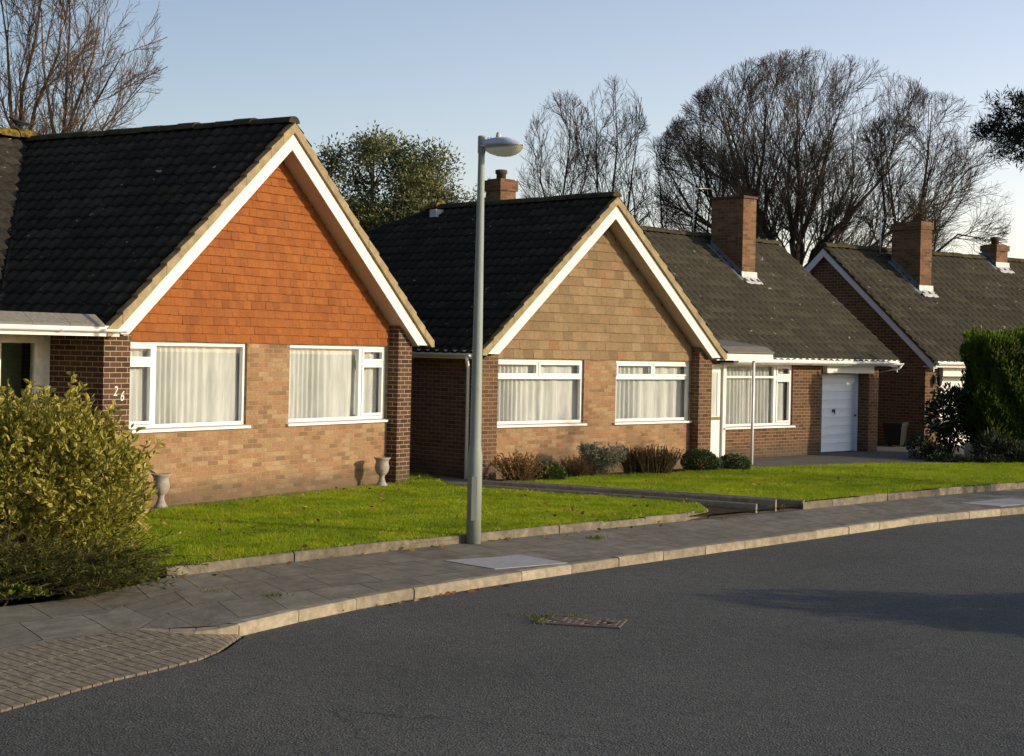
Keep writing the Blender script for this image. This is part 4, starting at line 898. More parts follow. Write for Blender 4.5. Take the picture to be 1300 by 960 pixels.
# ------------------------------------------------------------------ street lamp
t = tag(empty('street_lamp', (-.44, 20.58, -.09)), 'grey-green street lamp column at the back of the pavement', 'street lamp')
m = MB(); m.lathe((0, 0, -.02), [(.093, 0), (.093, 1.10), (.091, 1.14), (.078, 1.24), (.074, 1.27), (.042, 4.98), (.042, 5.0)], 20); m.build('column', M['pole'], t)
m = MB(); m.lathe((0, 0, 4.99), [(.046, -.02), (.050, 0), (.050, .19), (.046, .205)], 16); m.build('collar', M['pole'], t)
m = MB(); m.box(-.035, .035, .083, .098, .30, .86); m.build('access_door', M['pole'], t)
hd = empty('lantern', (0, 0, 0)); hd.parent = t; hd.location = (0, 0, 5.06); hd.rotation_euler = (0, 0, R(-28))
def loft(secs, under, n=12):
    m = MB(); rings = []
    for x, w, z in secs:
        ring = []
        for k in range(n+1):
            th = math.pi*k/n; c = math.cos(th); s_ = math.sin(th)
            ring.append((x, w*math.copysign(abs(c)**.6, c), (-z if under else z)*abs(s_)**.6))
        rings.append(ring)
    for a, b in zip(rings, rings[1:]):
        for k in range(n): m.quad(a[k], a[k+1], b[k+1], b[k], smooth=True)
        m.quad(a[0], a[n], b[n], b[0])
    m.quad(*rings[0]); m.quad(*rings[-1]); return m
loft([(.035, .06, .075), (.08, .075, .088), (.24, .105, .108), (.38, .11, .10), (.47, .095, .065), (.54, .06, .03), (.60, .02, .008)], False).build('housing', M['lamp_metal'], hd)
loft([(.04+.54*(.5-.5*math.cos(math.pi*i/10)), .012+.095*math.sin(math.pi*i/10)**.6, .004+.14*math.sin(math.pi*(i/10)**1.1)) for i in range(11)], True).build('bowl', M['bowl'], hd)
m = MB(); m.box(.03, .60, -.112, .112, -.008, .006); m.v = [(x, y*(1-.9*max(0, (x-.35)/.25)**1.6)*(1 if x > .2 else .8), z) for x, y, z in m.v]; m.build('rim', M['lamp_metal'], hd)
m = MB(); m.lathe((.24, 0, .10), [(.034, 0), (.034, .03), (.028, .035), (.028, .06), (.02, .07)], 12); m.build('photocell', M['lead_pale'], hd)
for x in (.09, .13): m = MB(); m.lathe((x, 0, .085), [(.008, 0), (.008, .03)], 6); m.build('bolt', M['metal'], hd)

# ------------------------------------------------------------------ the two urns
def urn(loc, label):
    m = MB(); m.lathe((0, 0, 0), [(.10, 0), (.10, .03), (.085, .05), (.062, .09), (.05, .13), (.042, .165), (.052, .18), (.05, .195), (.075, .21), (.105, .26), (.118, .31), (.118, .345), (.109, .39), (.107, .43), (.12, .46), (.143, .482), (.147, .497), (.13, .50), (.10, .47), (.02, .46)], 40, flute=(.2, .42))
    o = m.build('garden_urn', M['stone']); o.location = loc; return tag(o, label, 'urn', 'stone urns by the front wall')
def H1p(a, d, z=0): g, n = (.5344, .8453), (.8453, -.5344); return (-5.19+a*g[0]+d*n[0], 23.6+a*g[1]+d*n[1], z)
urn(H1p(5.0, .40, .0), 'stone urn casting its shadow beside the dark brick pier'); urn(H1p(-.22, .36, .0), 'stone urn half hidden behind the variegated shrub')

# ------------------------------------------------------------------ drain, slabs in the pavement, small stuff
def ground_frame(name, c, deg): return empty(name, c, R(deg))
dx, dy = (.96-.22), (15.04-15.21)
t = tag(empty('drain_grate', (.72, 15.38, -.19), R(-13)), 'rusty iron drain grate set in the road', 'drain')
m = MB(); m.box(-.40, .40, -.235, .235, .001, .004); m.build('drain_pit', M['black'], t)
m = MB(); m.box(-.40, .40, -.235, -.21, .0045, .016); m.box(-.40, .40, .21, .235, .0045, .016); m.box(-.40, -.375, -.21, .21, .0045, .016); m.box(.375, .40, -.21, .21, .0045, .016); m.build('drain_frame', M['iron'], t)
m = MB(); random.seed(3)
for i in range(11):
    for j in range(7):
        x = -.36+.72*(i+.5)/11; y = -.20+.40*(j+.5)/7
        if random.random() < .08: continue
        s_ = .018; k = .012; m.prism_xy([(x-.027+k, y-s_), (x+.027+k, y-s_), (x+.027-k, y+s_), (x-.027-k, y+s_)], .0045, .015+random.uniform(-.002, .002))
m.build('grate_bars', M['iron'], t)
def flat_slab(name, poly, z, mat, label, cat, lines=0):
    c = np.mean(poly, 0); m = MB(); m.prism_xy([(x-c[0], -(y-c[1])) for x, y in poly], 0, .006)
    o = m.build(name, mat); o.location = (c[0], c[1], z); return tag(o, label, cat)
flat_slab('cover_and_sunpatch', [(-.75, 18.86), (-.14, 18.20), (.70, 18.86), (.12, 19.52), (.06, 19.44), (-.12, 19.25)], -.089, M['concrete'], 'pale concrete slab set in the dark pavement near the lamp', 'paving slab')
flat_slab('cover_and_sunpatch', [(7.75, 27.7), (8.3, 27.25), (9.6, 28.5), (9.0, 29.0)], -.089, M['concrete'], 'sunlit patch of pavement drawn as a pale slab at the right edge of the picture', 'paving slab')  # a pool of sunlight on the paving, drawn as a pale slab
def tuft(loc, n, r, h, label, seed, mat='leaf_weed', stretch=(1, 1)):
    g = np.random.default_rng(seed); P = g.normal(size=(n, 3))*[r*.5*stretch[0], r*.5*stretch[1], 0]; D = unit(g.normal(size=(n, 3))*[.8, .8, .3]+[0, 0, 1.])
    o = leaves('weed', P, h, M[mat], None, D, .22, .3, seed); o.location = loc; return tag(o, label, 'weed', 'weeds in the paving', 'stuff')
tuft((1.16, 21.38, -.09), 60, .16, .055, 'small grass tuft in the middle of the pavement past the lamp', 1)
tuft((-2.28, 15.94, -.09), 40, .12, .05, 'small weed in the pavement near the kerb by the ribbed blocks', 2)
tuft((-2.95, 16.15, -.09), 50, .18, .03, 'low moss patch in the pavement joint in front of the lawn corner', 3, stretch=(1.4, .6))
tuft((4.25, 26.0, -.09), 50, .12, .11, 'upright weed at the end of the long path kerbs', 4)
t = (math.radians(-13))
tuft((.45, 15.60, -.188), 150, .24, .04, 'mossy grass along the far edge of the drain grate', 5, stretch=(1.5, .25))
tuft((.31, 15.36, -.188), 110, .2, .035, 'mossy grass at the left corner of the drain grate', 6, stretch=(.5, 1.))
g = np.random.default_rng(44)
P = []
for poly, n, zz in ((LAWN1, 95, .05), (LAWN2, 26, .075)):
    A = np.array(poly); q = A.min(0)+(A.max(0)-A.min(0))*g.random((n*4, 2)); q = q[inside(q, poly)][:n]; P.append(np.c_[q, np.full(len(q), zz)])
e = resample([(-3.55, 16.95), (-1.95, 18.98), (.08, 21.17), (3.1, 24.25)], .14); k = g.random(len(e)) < .6; e = e[k]+g.normal(size=(k.sum(), 2))*.05; P.append(np.c_[e+[.03, -.04], np.full(len(e), -.08)])
e = resample([(-1.72, 15.6), (-.1, 17.65)], .1); P.append(np.c_[e+[.05, -.05]+g.normal(size=e.shape)*.03, np.full(len(e), -.18)])
e = resample([(-5.5, 22.4), (-1.9, 28.1)], .25); P.append(np.c_[e+g.normal(size=e.shape)*.1, np.full(len(e), .02)])
P = np.concatenate(P); D = g.normal(size=P.shape)*[1, 1, .35]
tag(leaves('fallen_leaves', P, .075, M['leaf_fall'], None, unit(D), .6, .2, 9), 'brown fallen leaves scattered on the lawns and along the edging', 'fallen leaves', kind='stuff')

# ------------------------------------------------------------------ shrubs
def shrub(name, loc, label, cat, mat, blobs, n, size, seed, aspect=.5, up=.4, shell=.5, stems=10, stem_mat='stem', group=None, rnd_up=True, shoots=0, shoot_len=.3, spread=.8, fold=True, stem_r=.008):
    t = tag(empty(name, loc), label, cat, group); g = np.random.default_rng(seed)
    P, D = blob_points(g, n, blobs, shell); k = P[:, 2] > .02; P, D = P[k], D[k]
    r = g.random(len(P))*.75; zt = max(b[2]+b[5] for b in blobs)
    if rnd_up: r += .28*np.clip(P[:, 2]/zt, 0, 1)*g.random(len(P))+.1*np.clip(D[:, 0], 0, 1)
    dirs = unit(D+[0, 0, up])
    if shoots:
        B = np.array(blobs); bi = g.integers(0, len(B), shoots); d = unit(g.normal(size=(shoots, 3))*[1, 1, .5]+[0, 0, .75]); s0 = B[bi, :3]+d*B[bi, 3:]*.9
        dd = unit(d*.6+[0, 0, .75]+g.normal(size=(shoots, 3))*.18); L_ = shoot_len*(.5+.7*g.random(shoots)); m_ = 14
        tt = (np.arange(m_)+.5)/m_
        Ps = (s0[:, None]+dd[:, None]*(tt[None, :, None]*L_[:, None, None])).reshape(-1, 3); Ds = unit(np.repeat(dd, m_, 0)*.7+g.normal(size=(shoots*m_, 3))*.6)
        P = np.concatenate([P, Ps]); dirs = np.concatenate([dirs, Ds]); r = np.concatenate([r, .35+.6*g.random(len(Ps))])
        sh = np.stack([s0-dd*.25, s0, s0+dd*L_[:, None]], 1)
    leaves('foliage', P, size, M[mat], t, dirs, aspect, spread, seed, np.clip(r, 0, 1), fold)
    if stems:
        B = np.array(blobs); st = []
        for i in range(stems):
            b = B[i % len(B)]; e = b[:3]+unit(g.normal(size=3))*b[3:]*.75; s0 = np.array([e[0]*.15, e[1]*.15, 0])+g.normal(size=3)*[.03, .03, 0]
            mid = (s0+e)/2+np.array([0, 0, .08*e[2]])+g.normal(size=3)*.04; st.append(np.stack([s0, (s0+mid)/2+g.normal(size=3)*.01, mid, e]))
        st = np.array(st); V, F = tubes(st, np.tile(np.array([stem_r*1.6, stem_r*1.3, stem_r, stem_r*.5]), (len(st), 1)), 5)
        if shoots:
            V2, F2 = tubes(sh, np.tile(np.array([.006, .005, .002]), (shoots, 1)), 4); F = np.concatenate([F, F2+len(V)]); V = np.concatenate([V, V2])
        raw('stems', V, F, M[stem_mat], t)
    return t
shrub('variegated_shrub', (-5.0, 17.35, -.03), 'large variegated yellow-green shrub hiding the porch of the nearest house', 'shrub', 'leaf_var',
      [(.0, 0, .95, .95, .85, .75), (.45, -.15, .75, .75, .7, .6), (-.55, -.1, 1.0, .8, .75, .65), (.1, .1, 1.35, .55, .6, .42), (-.45, 0, 1.4, .5, .5, .36), (.5, -.2, .45, .65, .65, .42), (-.3, -.35, .5, .9, .6, .45), (.72, -.1, 1.05, .32, .4, .35)],
      8600, .080, 21, .5, .45, .55, 34, shoots=190, shoot_len=.34)
g = np.random.default_rng(5)
def sprays(name, loc, label, cat, mat, n, origin, aim, ln, seed, needle=.045, per=46, aspect=.16, droop=.25, group=None):
    """feathery arching branches: thin leaves set along curved stems"""
    t = tag(empty(name, loc), label, cat, group); g = np.random.default_rng(seed)
    o = origin(g, n); d = unit(aim(g, n, o)); L_ = g.uniform(*ln, size=n); k = 6; tt = np.linspace(0, 1, k)
    path = o[:, None]+d[:, None]*(tt[None, :, None]*L_[:, None, None])+np.array([0, 0, -droop])*(tt**2)[None, :, None]*L_[:, None, None]
    V, F = tubes(path, np.tile(np.linspace(.006, .002, k), (n, 1)), 3); raw('stems', V, F, M['stem'], t)
    u = g.random((n, per))**.8*(k-1); i = np.minimum(u.astype(int), k-2); f = (u-i)[..., None]; r = np.arange(n)[:, None]
    P = path[r, i]*(1-f)+path[r, i+1]*f; T = unit(path[r, i+1]-path[r, i]); D = unit(T*.9+g.normal(size=P.shape)*.42)
    rr = np.clip(.15+.5*g.random((n, per))+.4*(u/(k-1))*g.random((n, per)), 0, 1)
    leaves('foliage', P.reshape(-1, 3), needle, M[mat], t, D.reshape(-1, 3), aspect, .15, seed, rr.reshape(-1), False); return t
def jo(g, n): return np.stack([g.uniform(-1.3, .55, n), g.normal(size=n)*.30-.05, g.uniform(.02, .16, n)], 1)
def ja(g, n, o): return np.stack([.85+g.normal(size=n)*.45, -.15+g.normal(size=n)*.5, .20+.26*g.random(n)], 1)
sprays('juniper', (-4.55, 16.05, -.04), 'dark feathery spreading juniper at the foot of the variegated shrub', 'shrub', 'leaf_jun', 560, jo, ja, (.4, 1.0), 31, .06, 60, .17, .12)
sh = shrub('ground_ivy', (-3.85, 16.25, -.05), 'low leafy ground cover on the pavement edge beside the juniper', 'plant', 'leaf_weed', [(0, 0, .05, .24, .18, .14), (-.3, -.28, .05, .25, .16, .10), (.12, .3, .05, .18, .16, .12)], 420, .055, 33, .6, .5, .4, 6)
shrub('ground_ivy', (-4.65, 15.25, -.06), 'low yellowish ground cover in front of the juniper at the left edge', 'plant', 'leaf_weed', [(0, 0, .03, .35, .16, .10), (-.5, -.35, .03, .35, .16, .10)], 420, .055, 34, .6, .5, .4, 6)

GR = 'small shrubs along the front wall of the tan-gabled house'
def fan(name, loc, label, mat, n, w, h, seed, needle, per, aspect, stem='stem'):
    o = lambda g, n: np.stack([g.normal(size=n)*w*.16, g.normal(size=n)*w*.14, np.zeros(n)], 1)
    a = lambda g, n, o: np.stack([o[:, 0]*3.2/w*.9+g.normal(size=n)*.28, o[:, 1]*2/w+g.normal(size=n)*.28, np.full(n, 1.)], 1)
    return sprays(name, loc, label, 'shrub', mat, n, o, a, (h*.65, h*1.08), seed, needle, per, aspect, .06, GR)
fan('dry_shrub', (.18, 29.0, .0), 'pinkish brown dry shrub with pale flower heads, nearest the path', 'leaf_brown', 120, .6, .60, 41, .045, 26, .5)
shrub('box_ball', (.70, 29.45, .0), 'rounded green shrub beside the dry pinkish brown shrub', 'shrub', 'leaf_box', [(0, 0, .15, .31, .27, .20), (.08, -.03, .12, .24, .24, .18)], 2400, .04, 42, .55, .4, .75, 6, group=GR)
fan('wispy_plant', (1.30, 30.5, .0), 'low wispy brown plant between the round green and grey shrubs', 'leaf_wispy', 130, .66, .42, 43, .04, 24, .35)
shrub('grey_shrub', (1.78, 30.6, .0), 'grey-green shrub with bare pale stems under the pier between the windows', 'shrub', 'leaf_grey', [(-.22, 0, .45, .24, .22, .15), (.20, .02, .42, .24, .22, .16), (0, -.05, .36, .3, .24, .16), (.02, 0, .22, .22, .18, .12), (-.3, .0, .52, .13, .13, .09)], 3600, .045, 44, .3, .5, .5, 16, 'stem_pale', GR, shoots=40, shoot_len=.1)
def heath_o(g, n): return np.stack([g.uniform(-.42, .42, n), g.normal(size=n)*.12, np.zeros(n)], 1)
def heath_a(g, n, o): return np.stack([o[:, 0]*.6+g.normal(size=n)*.22, g.normal(size=n)*.25, np.ones(n)], 1)
sprays('heather', (2.70, 31.5, .0), 'wide dark heather with a brown top under the right gable window', 'shrub', 'leaf_heath', 420, heath_o, heath_a, (.36, .62), 45, .035, 46, .3, .05, GR)
shrub('box_ball', (3.84, 32.75, .0), 'larger round clipped shrub at the corner below the dark brick pier', 'shrub', 'leaf_box', [(0, 0, .19, .36, .32, .25), (.1, -.05, .16, .3, .28, .22)], 3600, .042, 46, .55, .4, .78, 6, group=GR)
shrub('box_ball', (4.55, 33.0, .0), 'smaller rounded shrub in front of the white door', 'shrub', 'leaf_box', [(.05, 0, .15, .31, .28, .20), (-.12, -.02, .12, .22, .24, .17), (.14, 0, .1, .24, .2, .16)], 2700, .042, 47, .55, .4, .75, 6, group=GR)
shrub('lavender', (4.22, 32.8, .0), 'small greyish tuft squeezed between the two rounded shrubs', 'shrub', 'leaf_grey', [(0, 0, .12, .12, .12, .16)], 420, .05, 48, .2, 1.2, .3, 5, 'stem_pale', GR)
# planting in front of the third house
shrub('rhododendron', (10.5, 38.75, -.03), 'glossy-leaved shrub in front of the far garage', 'shrub', 'leaf_rho', [(0, 0, 1.15, .5, .45, .62), (-.22, 0, 1.0, .36, .4, .5), (.3, 0, 1.35, .3, .35, .4), (.12, -.1, .6, .36, .36, .32)], 1900, .12, 51, .42, .2, .45, 16, stem_r=.012)
shrub('dark_fern', (11.15, 37.35, -.03), 'dark green feathery plant below the conifer hedge', 'plant', 'leaf_fern', [(0, 0, .3, .45, .35, .42), (.4, -.1, .25, .45, .3, .3)], 1900, .13, 52, .2, .9, .35, 10)
shrub('dark_shrub', (9.72, 38.2, -.03), 'dark low bush beside the bin', 'shrub', 'leaf_fern', [(0, 0, .28, .32, .3, .36), (.3, -.1, .18, .3, .3, .24)], 1400, .08, 53, .35, .6, .4, 10)
shrub('leafy_border', (10.9, 36.9, -.03), 'low dark planting along the far edge of the driveway', 'plant', 'leaf_fern', [(-.9, .3, .07, .5, .2, .14), (0, 0, .08, .55, .2, .16), (.9, .35, .1, .6, .25, .2), (1.9, .9, .1, .6, .25, .22)], 2200, .09, 54, .4, .6, .3, 8)
t = tag(empty('wheelie_bin', (10.30, 43.2, -.03), R(-30)), 'dark bin standing against the brick end wall of the far house', 'bin')
m = MB(); m.quad((-.20, -.22, .08), (.20, -.22, .08), (.20, .22, .08), (-.20, .22, .08))
lo = [(-.20, -.22), (.20, -.22), (.20, .22), (-.20, .22)]; hi_ = [(-.25, -.28), (.25, -.28), (.25, .28), (-.25, .28)]
for i in range(4): j = (i+1) % 4; m.quad((*lo[i], .08), (*lo[j], .08), (*hi_[j], .62), (*hi_[i], .62))
m.box(-.27, .27, -.30, .30, .60, .63); m.build('body', M['bin'], t)
m = MB(); m.prism_dz([(-.30, .632), (.32, .632), (.30, .67), (0, .70), (-.30, .69)], -.27, .27); m.build('lid', M['bin'], t)
for x in (-.2, .2): m = MB(); m.tube([Q(x-.03, -.22, .09), Q(x+.03, -.22, .09)], .09, 12); m.build('wheel', M['black'], t)
m = MB(); m.lathe((0, 0, 0), [(.10, 0), (.15, .12), (.17, .26), (.155, .36), (.165, .38), (.165, .42), (.14, .42), (.13, .30)], 20); o = m.build('plant_pot', M['pot']); o.location = (11.55, 40.0, .2)
o.location = (10.95, 38.3, -.03); tag(o, 'pale round plant pot among the plants by the conifer hedge', 'plant pot')

# the clipped conifer hedge
t = tag(empty('conifer_hedge', (12.72, 38.7, -.03)), 'tall dense conifer hedge with a painted sunlit yellow-green top at the right edge', 'hedge')
g = np.random.default_rng(61); n = 30000; HX, HY, HZ = 1.72, 1.05, 3.0
face = g.random(n); u, v = g.uniform(-1, 1, n), g.uniform(-1, 1, n)
P = np.zeros((n, 3)); top = face < .16; fr = (face >= .16) & (face < .62); lf = (face >= .62) & (face < .86); bk = face >= .86
P[top] = np.c_[u[top]*HX, v[top]*HY, np.full(top.sum(), HZ)]; P[fr] = np.c_[u[fr]*HX, np.full(fr.sum(), -HY), (v[fr]+1)/2*HZ]
P[lf] = np.c_[np.full(lf.sum(), -HX), u[lf]*HY, (v[lf]+1)/2*HZ]; P[bk] = np.c_[np.full(bk.sum(), HX), u[bk]*HY, (v[bk]+1)/2*HZ]
q = P/[HX, HY, HZ]; q[:, 2] = q[:, 2]*2-1; ln = (np.abs(q)**6).sum(1)**(1/6); q /= ln[:, None]
lump = .05*np.sin(P[:, 0]*5.1+P[:, 2]*3.3)+.05*np.sin(P[:, 1]*6.3-P[:, 2]*4.1+1)+.04*np.sin(P[:, 0]*9+P[:, 1]*8+P[:, 2]*7)
P = q*[HX, HY, HZ/2]*(1-.16*np.clip(-q[:, 2:], 0, 1)**3*np.array([[1, 1, 0]]))*(1+lump[:, None]-.13*g.random((n, 1))**1.5)+[0, 0, HZ/2]
P[:, 2] += np.where(P[:, 2] > HZ*.93, .10*np.sin(P[:, 0]*11+P[:, 1]*7)*g.random(n), 0)
nr = unit(q**5/[HX, HY, HZ/2]); D = unit(nr*.5+[0, 0, 1.]+g.normal(size=(n, 3))*.25)
r = np.clip(.42*g.random(n)+.62*np.clip((P[:, 2]-HZ*.84)/(HZ*.16), 0, 1)**1.3*(.4+.6*g.random(n)), 0, 1)  # leaf tone carries the sunlit top and the shaded body below
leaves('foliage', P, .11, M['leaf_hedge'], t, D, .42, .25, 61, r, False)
m = MB(); m.prism_xy([(-HX*.86, -HY*.8), (-HX*.8, -HY*.86), (HX*.8, -HY*.86), (HX*.86, -HY*.8), (HX*.86, HY*.8), (HX*.8, HY*.86), (-HX*.8, HY*.86), (-HX*.86, HY*.8)], 0, HZ*.86); m.build('dark_core', M['leaf_hedge'], t)  # solid core against see-through; the shade inside is put in its colour

# ------------------------------------------------------------------ trees
def tree(name, loc, label, parts, trunk_n, mat, group=None, twigs='branches'):
    t = tag(empty(name, loc), label, 'tree', group)
    V, F = merge_tubes(parts[:trunk_n]); raw('trunk', V, F, M[mat], t, smooth=True)
    V, F = merge_tubes(parts[trunk_n:]); raw('crown', V, F, M[mat], t)
    return t
def stem(pts, k=8): return resample_n(pts, k)
def resample_n(pts, k):
    P = np.array(pts, float); s = np.r_[0, np.cumsum(np.linalg.norm(np.diff(P, axis=0), axis=1))]; t = np.linspace(0, s[-1], k)
    Q_ = np.stack([np.interp(t, s, P[:, i]) for i in range(3)], 1); return Q_
# the big beech
st = [[(0, 0, 0), (0, 0, 4), (.15, 0, 6.6), (.5, .1, 8.4), (1.0, .3, 10.4), (1.3, .4, 12.6)],
      [(.0, 0, 0), (.05, 0, 4), (.1, 0, 6.4), (.15, -.3, 8.8), (-.1, -.5, 11.), (.0, -.6, 13.2)],
      [(-.05, 0, 0), (-.1, 0, 4), (-.5, .1, 6.6), (-1.1, .2, 8.6), (-1.7, .3, 10.6), (-2.1, .4, 12.6)],
      [(.05, 0, 0), (.1, 0, 4), (.6, -.2, 6.2), (1.6, -.3, 8.0), (2.5, -.4, 9.7), (3.2, -.4, 11.)],
      [(-.05, 0, 0), (-.2, 0, 4), (-1.3, -.1, 6.0), (-2.4, -.2, 7.6), (-3.5, -.2, 9.2), (-4.1, -.2, 10.2)],
      [(-1.2, .6, 0), (-1.1, .5, 4), (-1.05, .4, 7.), (-1.2, .2, 9.2), (-1.0, .1, 11.), (-.9, 0, 12.9)],
      [(.0, 0, 0), (.05, 0, 4), (.3, .5, 6.4), (.2, 1.5, 8.6), (.3, 2.2, 10.6), (.4, 2.6, 12.2)],
      [(.05, 0, 0), (.15, 0, 3.6), (1.2, .4, 5.6), (2.6, .5, 7.2), (3.7, .5, 8.4), (4.5, .4, 9.2)]]
st = [[tuple(np.array(p)*((1, 1, 1) if i < 3 else (1.22, 1.1, .9))+(0, 0, 0 if i < 3 else .45)) for i, p in enumerate(s)] for s in st]
g = np.random.default_rng(7); st += [[(-.1, 0, 0), (-.25, 0, 4), (-1.6, .3, 6.2), (-2.9, .4, 8.4), (-3.9, .4, 10.2), (-4.6, .4, 11.0)], [(-.1, 0, 0), (-.2, 0, 4), (-1.2, -.6, 6.6), (-2.2, -1., 8.8), (-2.8, -1.2, 10.8), (-3.1, -1.2, 12.)]]
p, tips = grow(71, [stem(s)+np.r_[np.zeros((3, 3)), g.normal(size=(5, 3))*.13] for s in st], .25, .02,
    [dict(n=10, t0=.42, t1=.98, ang=(16, 50), len=(2.0, 4.8), up=.26, jit=.08, k=7, rf=.5, rmax=.06, taper=.25, rmin=.012, s=5),
     dict(n=6, t0=.12, ang=(16, 44), len=(1.0, 2.6), up=.22, jit=.09, k=5, rf=.6, rmin=.009, s=4),
     dict(n=7, t0=.10, ang=(16, 44), len=(.5, 1.3), up=.18, jit=.10, k=4, rf=.6, rmin=.0065, s=3),
     dict(n=5, t0=.10, ang=(16, 42), len=(.25, .75), up=.15, jit=.1, k=3, rf=.7, rmin=.005, s=3)], env=((.55, 0, 9.0), (6.1, 4.8, 5.35)))
tree('beech_tree', (10.75, 62, -.2), 'large bare beech with a broad domed crown behind the roofs', p, 2, 'bark_beech')
def bare(seed, loc, label, stems, env, r0, dens, mat='bark', up=.3, ang=(18, 40), group='bare trees behind the houses', name='bare_tree', twig=(.25, .55), rm=1.):
    gw = np.random.default_rng(seed); p, tips = grow(seed, [stem(s)+np.r_[np.zeros((3, 3)), gw.normal(size=(5, 3))*.10] for s in stems], r0, .012*rm,
        [dict(n=dens[0], t0=.30, ang=ang, len=(1.3, 3.2), up=up, jit=.11, k=6, rf=.5, rmax=r0*.4, taper=.3, rmin=.012*rm, s=5),
         dict(n=dens[1], t0=.15, ang=(18, 42), len=(.7, 1.7), up=up*.8, jit=.12, k=5, rf=.6, rmin=.008*rm, s=4),
         dict(n=dens[2], t0=.10, ang=(18, 44), len=(.4, 1.0), up=up*.7, jit=.12, k=4, rf=.6, rmin=.006*rm, s=3),
         dict(n=dens[3], t0=.10, ang=(18, 45), len=twig, up=up*.5, jit=.12, k=3, rf=.7, rmin=.0045*rm, s=3)], env=env)
    return tree(name, loc, label, p, 2, mat, group)
bare(72, (14.3, 58, -.2), 'bare tree with wide drooping branches right of the large beech', [
    [(0, 0, 0), (0, 0, 5.), (.1, 0, 7), (.35, 0, 9), (.6, .1, 11.6)], [(0, 0, 0), (.05, 0, 5), (.5, .2, 6.8), (1.2, .3, 8.4), (2.0, .3, 9.4)],
    [(0, 0, 0), (-.05, 0, 4.6), (-.5, -.1, 6.6), (-.9, -.1, 8.6), (-1.1, -.1, 10.4)], [(0, 0, 0), (.1, 0, 5.), (1., -.2, 6.6), (2.0, -.3, 7.2), (2.8, -.3, 6.9)], [(-1.1, .3, 0), (-1.1, .3, 5.), (-1.0, .2, 7.2), (-1.15, .1, 9.), (-1.0, 0, 10.6)]],
    ((.5, 0, 8.2), (3.0, 2.6, 4.0)), .15, (9, 7, 6, 4), 'bark_beech', .16)
bare(73, (3.55, 62, -.2), 'upright bare tree just right of the tan gable peak', [
    [(0, 0, 0), (0, 0, 5), (.1, 0, 8), (.2, 0, 10.4), (.3, .1, 12.4)], [(0, 0, 0), (0, 0, 4.5), (-.3, .1, 7.2), (-.5, .1, 9.6), (-.5, .1, 11.6)], [(0, 0, 0), (0, 0, 4.5), (.5, 0, 7.0), (.9, 0, 9.4), (1.1, 0, 11.0)]],
    ((.15, 0, 8.7), (1.65, 1.6, 4.5)), .11, (10, 6, 5, 4), 'bark', .32, (18, 38))
bare(74, (1.75, 62, -.2), 'slender bare tree between the lamp and the tan gable peak', [
    [(0, 0, 0), (0, 0, 5), (.05, 0, 8), (.2, 0, 10.2), (.35, .1, 12.0)], [(0, 0, 0), (0, 0, 4.5), (-.4, .1, 7.0), (-.7, .1, 9.2), (-.8, .1, 10.8)], [(0, 0, 0), (0, 0, 4.5), (.35, 0, 7.0), (.7, 0, 9.0), (.8, 0, 10.6)]],
    ((0, 0, 8.3), (1.75, 1.6, 4.3)), .10, (9, 6, 5, 4), 'bark', .30, (18, 40))
bare(75, (6.9, 64, -.2), 'lower bare tree with crowded thin stems left of the large beech', [
    [(0, 0, 0), (0, 0, 5), (.2, 0, 7.2), (.4, 0, 9.2), (.5, .1, 11.)], [(-.5, 0, 0), (-.5, 0, 4.5), (-.9, .1, 7.0), (-1.2, .1, 9.0), (-1.3, .1, 10.6)], [(-1.4, 0, 0), (-1.4, 0, 4.5), (-1.9, 0, 6.6), (-2.2, 0, 8.4), (-2.4, 0, 9.6)], [(.5, 0, 0), (.6, 0, 4.5), (.7, 0, 7.0), (.8, 0, 8.8), (.9, 0, 10.4)]],
    ((-.6, 0, 7.9), (2.5, 1.6, 3.5)), .10, (8, 6, 5, 4), 'bark_beech', .28, (18, 42))
bare(77, (12.6, 66, -.2), 'thin bare tree showing between the large beech and the wide drooping tree', [
    [(0, 0, 0), (0, 0, 6), (.0, 0, 8), (.1, 0, 10), (.2, .1, 11.5)], [(0, 0, 0), (0, 0, 6), (.3, 0, 8), (.5, 0, 9.5), (.7, .1, 10.5)]], ((.1, 0, 9), (1.6, 1.5, 3.2)), .10, (7, 5, 5, 3), 'bark_beech', .28)
GL = 'bare trees behind the nearest house'
bare(81, (-13.0, 46, -.2), 'bare tree with a fan of branches rising behind the dark roof ridge', [
    [(0, 0, 0), (0, 0, 6.5), (-.1, 0, 8.6), (.1, 0, 10.5), (.2, 0, 13.)], [(0, 0, 0), (0, 0, 6.5), (.35, 0, 8.6), (.8, .1, 10.2), (1.1, .1, 12.2)], [(0, 0, 0), (.05, 0, 7.2), (.5, 0, 8.9), (1.2, -.1, 9.8), (1.9, -.1, 11.)], [(.7, .2, 0), (.7, .2, 7), (1.1, .2, 8.4), (1.7, .2, 9.2), (2.4, .2, 9.9)], [(0, 0, 0), (0, 0, 6.5), (-.3, 0, 8.2), (-.5, 0, 10.), (-.7, 0, 12.)]],
    ((.4, 0, 10.6), (2.45, 2.2, 4.2)), .13, (9, 6, 5, 4), 'bark_left', .26, (18, 42), GL, twig=(.2, .5))
bare(82, (-14.4, 47, -.2), 'bare tree with a straight trunk at the left edge', [
    [(0, 0, 0), (0, 0, 7), (.1, 0, 9), (.3, 0, 11), (.5, 0, 13.5)], [(0, 0, 0), (0, 0, 7), (.4, 0, 9), (.9, 0, 11), (1.2, 0, 13)], [(0, 0, 0), (0, 0, 7), (-.4, 0, 9.5), (-.6, 0, 11.5), (-.8, 0, 13.)]],
    ((.1, 0, 11), (2.1, 2, 4.4)), .15, (10, 6, 5, 4), 'bark_left', .3, (18, 40), GL, twig=(.2, .5))

